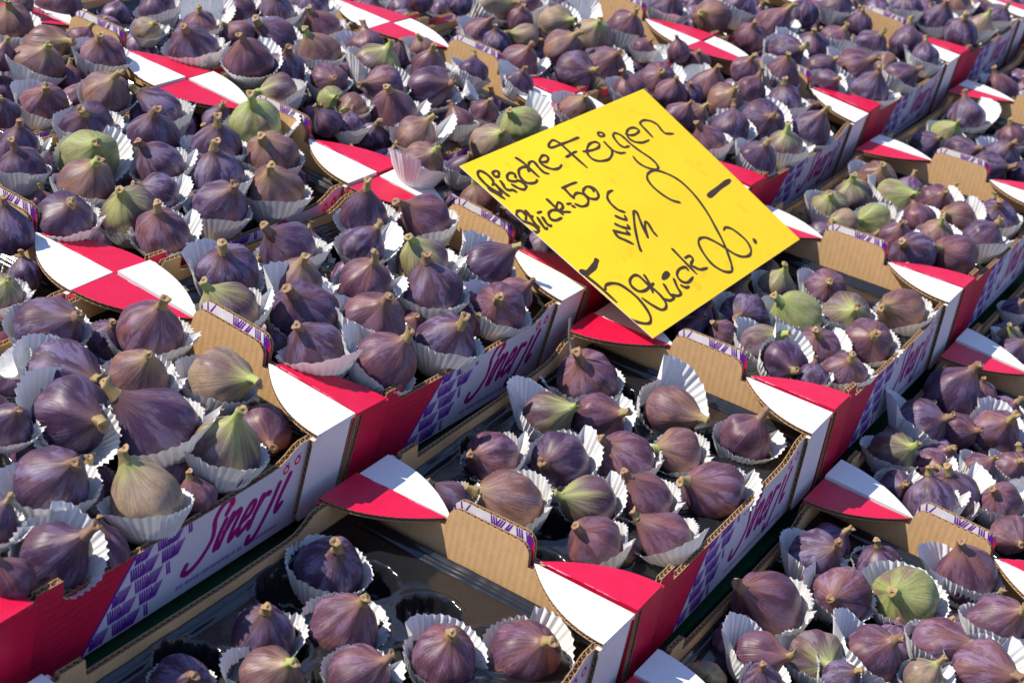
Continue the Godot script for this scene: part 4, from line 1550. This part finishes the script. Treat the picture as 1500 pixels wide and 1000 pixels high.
	f(2132,-217,842,165,-15,93,35,"ps",47,0,"third from left in lowest row")
	f(1909,-220,1576,234,10,83,-54,"rs",87,60,"fourth from left in lowest row")
	f(2338,-220,1215,231,25,84,-48,"rs",0,60,"fifth from left in lowest row")
	f(2252,-220,2163,262,33,65,-69,"rs",0,60,"rightmost in lowest row")
	f(708,-220,851,165,29,89,34,"ps",-1,0,"leftmost in second row up")
	f(680,-220,1157,175,45,88,14,"ps",-1,0,"second from left in second row up")
	f(1023,-220,1054,165,-38,71,-59,"rs",-1,0,"third from left in second row up")
	f(992,-220,1671,251,32,39,-86,"ps",241,60,"fourth from left in second row up")
	f(1419,-220,2134,267,-19,65,-73,"gs",241,60,"fifth from left in second row up")
	f(1830,-220,2588,269,23,68,-70,"hs",327,60,"rightmost in second row up")
	f(683,-220,2088,176,40,89,23,"bs",31,60,"leftmost in top row")
	f(667,-220,3009,165,-31,94,17,"bs",-1,0,"second from left in top row")
	f(968,-220,2612,218,32,95,-4,"hp",212,60,"third from left in top row")
	f(1396,-220,3069,248,26,72,-64,"rs",212,60,"fourth from left in top row")
	f(2251,-220,3212,280,-39,36,-85,"bp",0,60,"rightmost in top row")
	crate_at(2,3,Vector3(0.2802,-0.0429,-0.8060),Vector3(0.9974,0.0723,0.0000),Vector3(0.0001,-0.0017,-1.0000),"crate right of the sign")
	f(1482,-120,1057,202,32,89,-33,"rs",60,60,"leftmost in lowest row")
	f(1825,-120,750,280,-29,52,-80,"ps",-1,0,"second from left in lowest row")
	f(1838,-120,1573,218,21,90,-39,"bs",87,60,"third from left in lowest row")
	f(2040,-358,1332,165,33,56,-76,"os",-1,0,"fourth from left in lowest row")
	f(2243,-109,1078,291,-40,50,-77,"rs",-1,0,"fifth from left in lowest row")
	f(2290,-120,1984,255,43,88,18,"ps",0,60,"rightmost in lowest row")
	f(209,-340,1212,165,15,65,-75,"os",-1,0,"leftmost in second row up")
	f(843,-120,944,196,-33,31,-89,"os",-1,0,"second from left in second row up")
	f(1062,-120,1464,228,-32,9,-94,"gp",31,60,"third from left in second row up")
	f(1481,-120,1911,237,-32,94,13,"rs",115,60,"fourth from left in second row up")
	f(1858,-120,2425,240,-49,41,-77,"bs",87,60,"fifth from left in second row up")
	f(2234,-120,2899,257,7,78,-62,"ps",327,60,"rightmost in second row up")
	f(510,-120,1298,236,14,82,-55,"hs",241,60,"leftmost in top row")
	f(583,-120,1919,261,-4,90,-44,"hs",-1,0,"second from left in top row")
	f(599,-120,2774,279,34,82,-45,"bs",212,60,"third from left in top row")
	f(983,-120,2372,266,77,64,-5,"gp",212,60,"fourth from left in top row")
	f(1436,-120,2713,252,54,71,-46,"rs",87,60,"rightmost in top row")
	crate_at(2,4,Vector3(0.2803,-0.0442,-1.2091),Vector3(0.9970,0.0773,0.0000),Vector3(0.0001,-0.0017,-1.0000),"shaded crate near top right")
	f(954,-220,1341,271,71,68,-16,"ps",-1,0,"leftmost in lowest row")
	f(1436,-220,1028,265,97,21,-12,"ps",-1,0,"second from left in lowest row")
	f(1448,-220,1717,271,24,90,-37,"ps",181,60,"third from left in lowest row")
	f(1841,-220,1242,177,37,89,27,"ps",-1,0,"rightmost in lowest row")
	f(466,-220,1123,221,75,60,-27,"ps",-1,0,"leftmost in top row")
	f(529,-220,1939,244,42,87,-24,"gs",230,0,"second from left in top row")
	f(488,-220,3109,287,-30,94,17,"ps",87,130,"third from left in top row")
	f(1290,-220,2860,213,-22,93,-29,"rs",87,60,"rightmost in top row")
	crate_at(2,5,Vector3(0.2803,-0.0452,-1.6121),Vector3(0.9968,0.0797,0.0000),Vector3(0.0000,0.0000,-1.0000),"crate at far right edge")
	f(413,-220,1139,278,-27,94,-22,"rs",181,60,"the only one seen")
	crate_at(2,6,Vector3(0.2799,-0.0399,-2.0151),Vector3(0.9992,0.0400,0.0000),Vector3(0.0008,-0.0201,-0.9998),"crate beyond the top right corner")
	crate_at(3,0,Vector3(0.5599,-0.0986,0.4030),Vector3(0.9996,0.0300,0.0000),Vector3(0.0000,0.0000,-1.0000),"crate cut by bottom edge")
	crate_at(3,1,Vector3(0.5599,-0.0977,-0.0000),Vector3(0.9997,0.0235,0.0000),Vector3(-0.0001,0.0044,-1.0000),"crate in bottom right corner")
	f(340,-340,778,165,26,70,-67,"os",-1,0,"leftmost in lowest row")
	f(628,-142,1103,225,81,59,-2,"rp",212,130,"second from left in lowest row")
	f(800,-109,800,165,5,91,-41,"ps",115,60,"third from left in lowest row")
	f(1280,-106,1323,168,42,90,-9,"ps",181,60,"fourth from left in lowest row")
	f(1816,-120,1882,171,31,90,29,"os",60,60,"fifth from left in lowest row")
	f(2186,-118,2337,284,70,56,-44,"rs",87,60,"rightmost in lowest row")
	f(397,-120,1831,307,-41,56,-72,"rp",0,60,"leftmost in second row up")
	f(982,-147,1520,232,58,36,-73,"hs",268,60,"second from left in second row up")
	f(1362,-120,1841,260,43,90,2,"rs",212,120,"third from left in second row up")
	f(1739,-124,2461,231,79,61,-6,"rp",327,60,"fourth from left in second row up")
	f(2068,-120,3135,268,63,74,-24,"rs",327,60,"rightmost in second row up")
	f(539,-342,2518,165,-38,92,-8,"rs",31,60,"leftmost in top row")
	f(437,-123,2823,267,64,73,-24,"ps",241,60,"second from left in top row")
	f(833,-118,2499,247,10,38,-92,"rs",241,60,"third from left in top row")
	f(1315,-120,2864,296,-30,45,-84,"gs",212,60,"fourth from left in top row")
	f(1625,-120,3690,278,-36,88,-32,"rs",241,130,"rightmost in top row")
	crate_at(3,2,Vector3(0.5598,-0.0930,-0.4030),Vector3(1.0000,0.0010,0.0000),Vector3(-0.0000,0.0107,-0.9999),"crate on right edge, middle")
	f(933,-126,593,252,-39,91,13,"ps",31,60,"leftmost in lowest row")
	f(1039,-182,1033,255,-18,92,-36,"ps",87,120,"second from left in lowest row")
	f(1475,-160,1210,225,-40,75,-53,"rs",296,60,"third from left in lowest row")
	f(1716,-160,779,199,68,16,-72,"rs",-1,0,"fourth from left in lowest row")
	f(1651,-380,1467,165,0,91,42,"rs",-1,0,"rightmost in lowest row")
	f(287,-160,1257,252,67,73,-17,"hs",296,60,"leftmost in second row up")
	f(555,-202,695,194,48,77,-42,"ps",87,60,"second from left in second row up")
	f(681,-160,1348,169,33,57,-75,"rs",60,60,"third from left in second row up")
	f(1088,-160,1722,171,41,91,-5,"rs",212,60,"fourth from left in second row up")
	f(1329,-160,2032,173,41,84,-36,"rs",212,60,"rightmost in second row up")
	f(306,-147,2054,273,75,66,-2,"ps",241,130,"leftmost in top row")
	f(350,-152,2982,323,23,97,4,"ps",-1,0,"second from left in top row")
	f(644,-184,2326,212,81,57,-14,"rs",-1,0,"third from left in top row")
	f(602,-176,3340,165,-28,92,-29,"rs",-1,0,"fourth from left in top row")
	f(975,-160,2647,263,44,73,-52,"rs",146,60,"rightmost in top row")
	loose_cup(1223,-160,847,135,31,"empty white paper cup fanned open among figs")
	loose_cup(1534,-160,1714,111,115,"second empty white cup fanned open among figs")
	crate_at(3,3,Vector3(0.5598,-0.0865,-0.8060),Vector3(0.9999,-0.0150,0.0000),Vector3(0.0000,0.0000,-1.0000),"crate on right, above middle")
	f(429,-160,970,171,-7,95,-30,"hp",241,60,"leftmost")
	f(567,-160,593,207,39,92,-8,"ps",-1,0,"second from left")
	f(209,-160,1852,165,28,92,-29,"ps",348,0,"rightmost")
	settle_flaps()
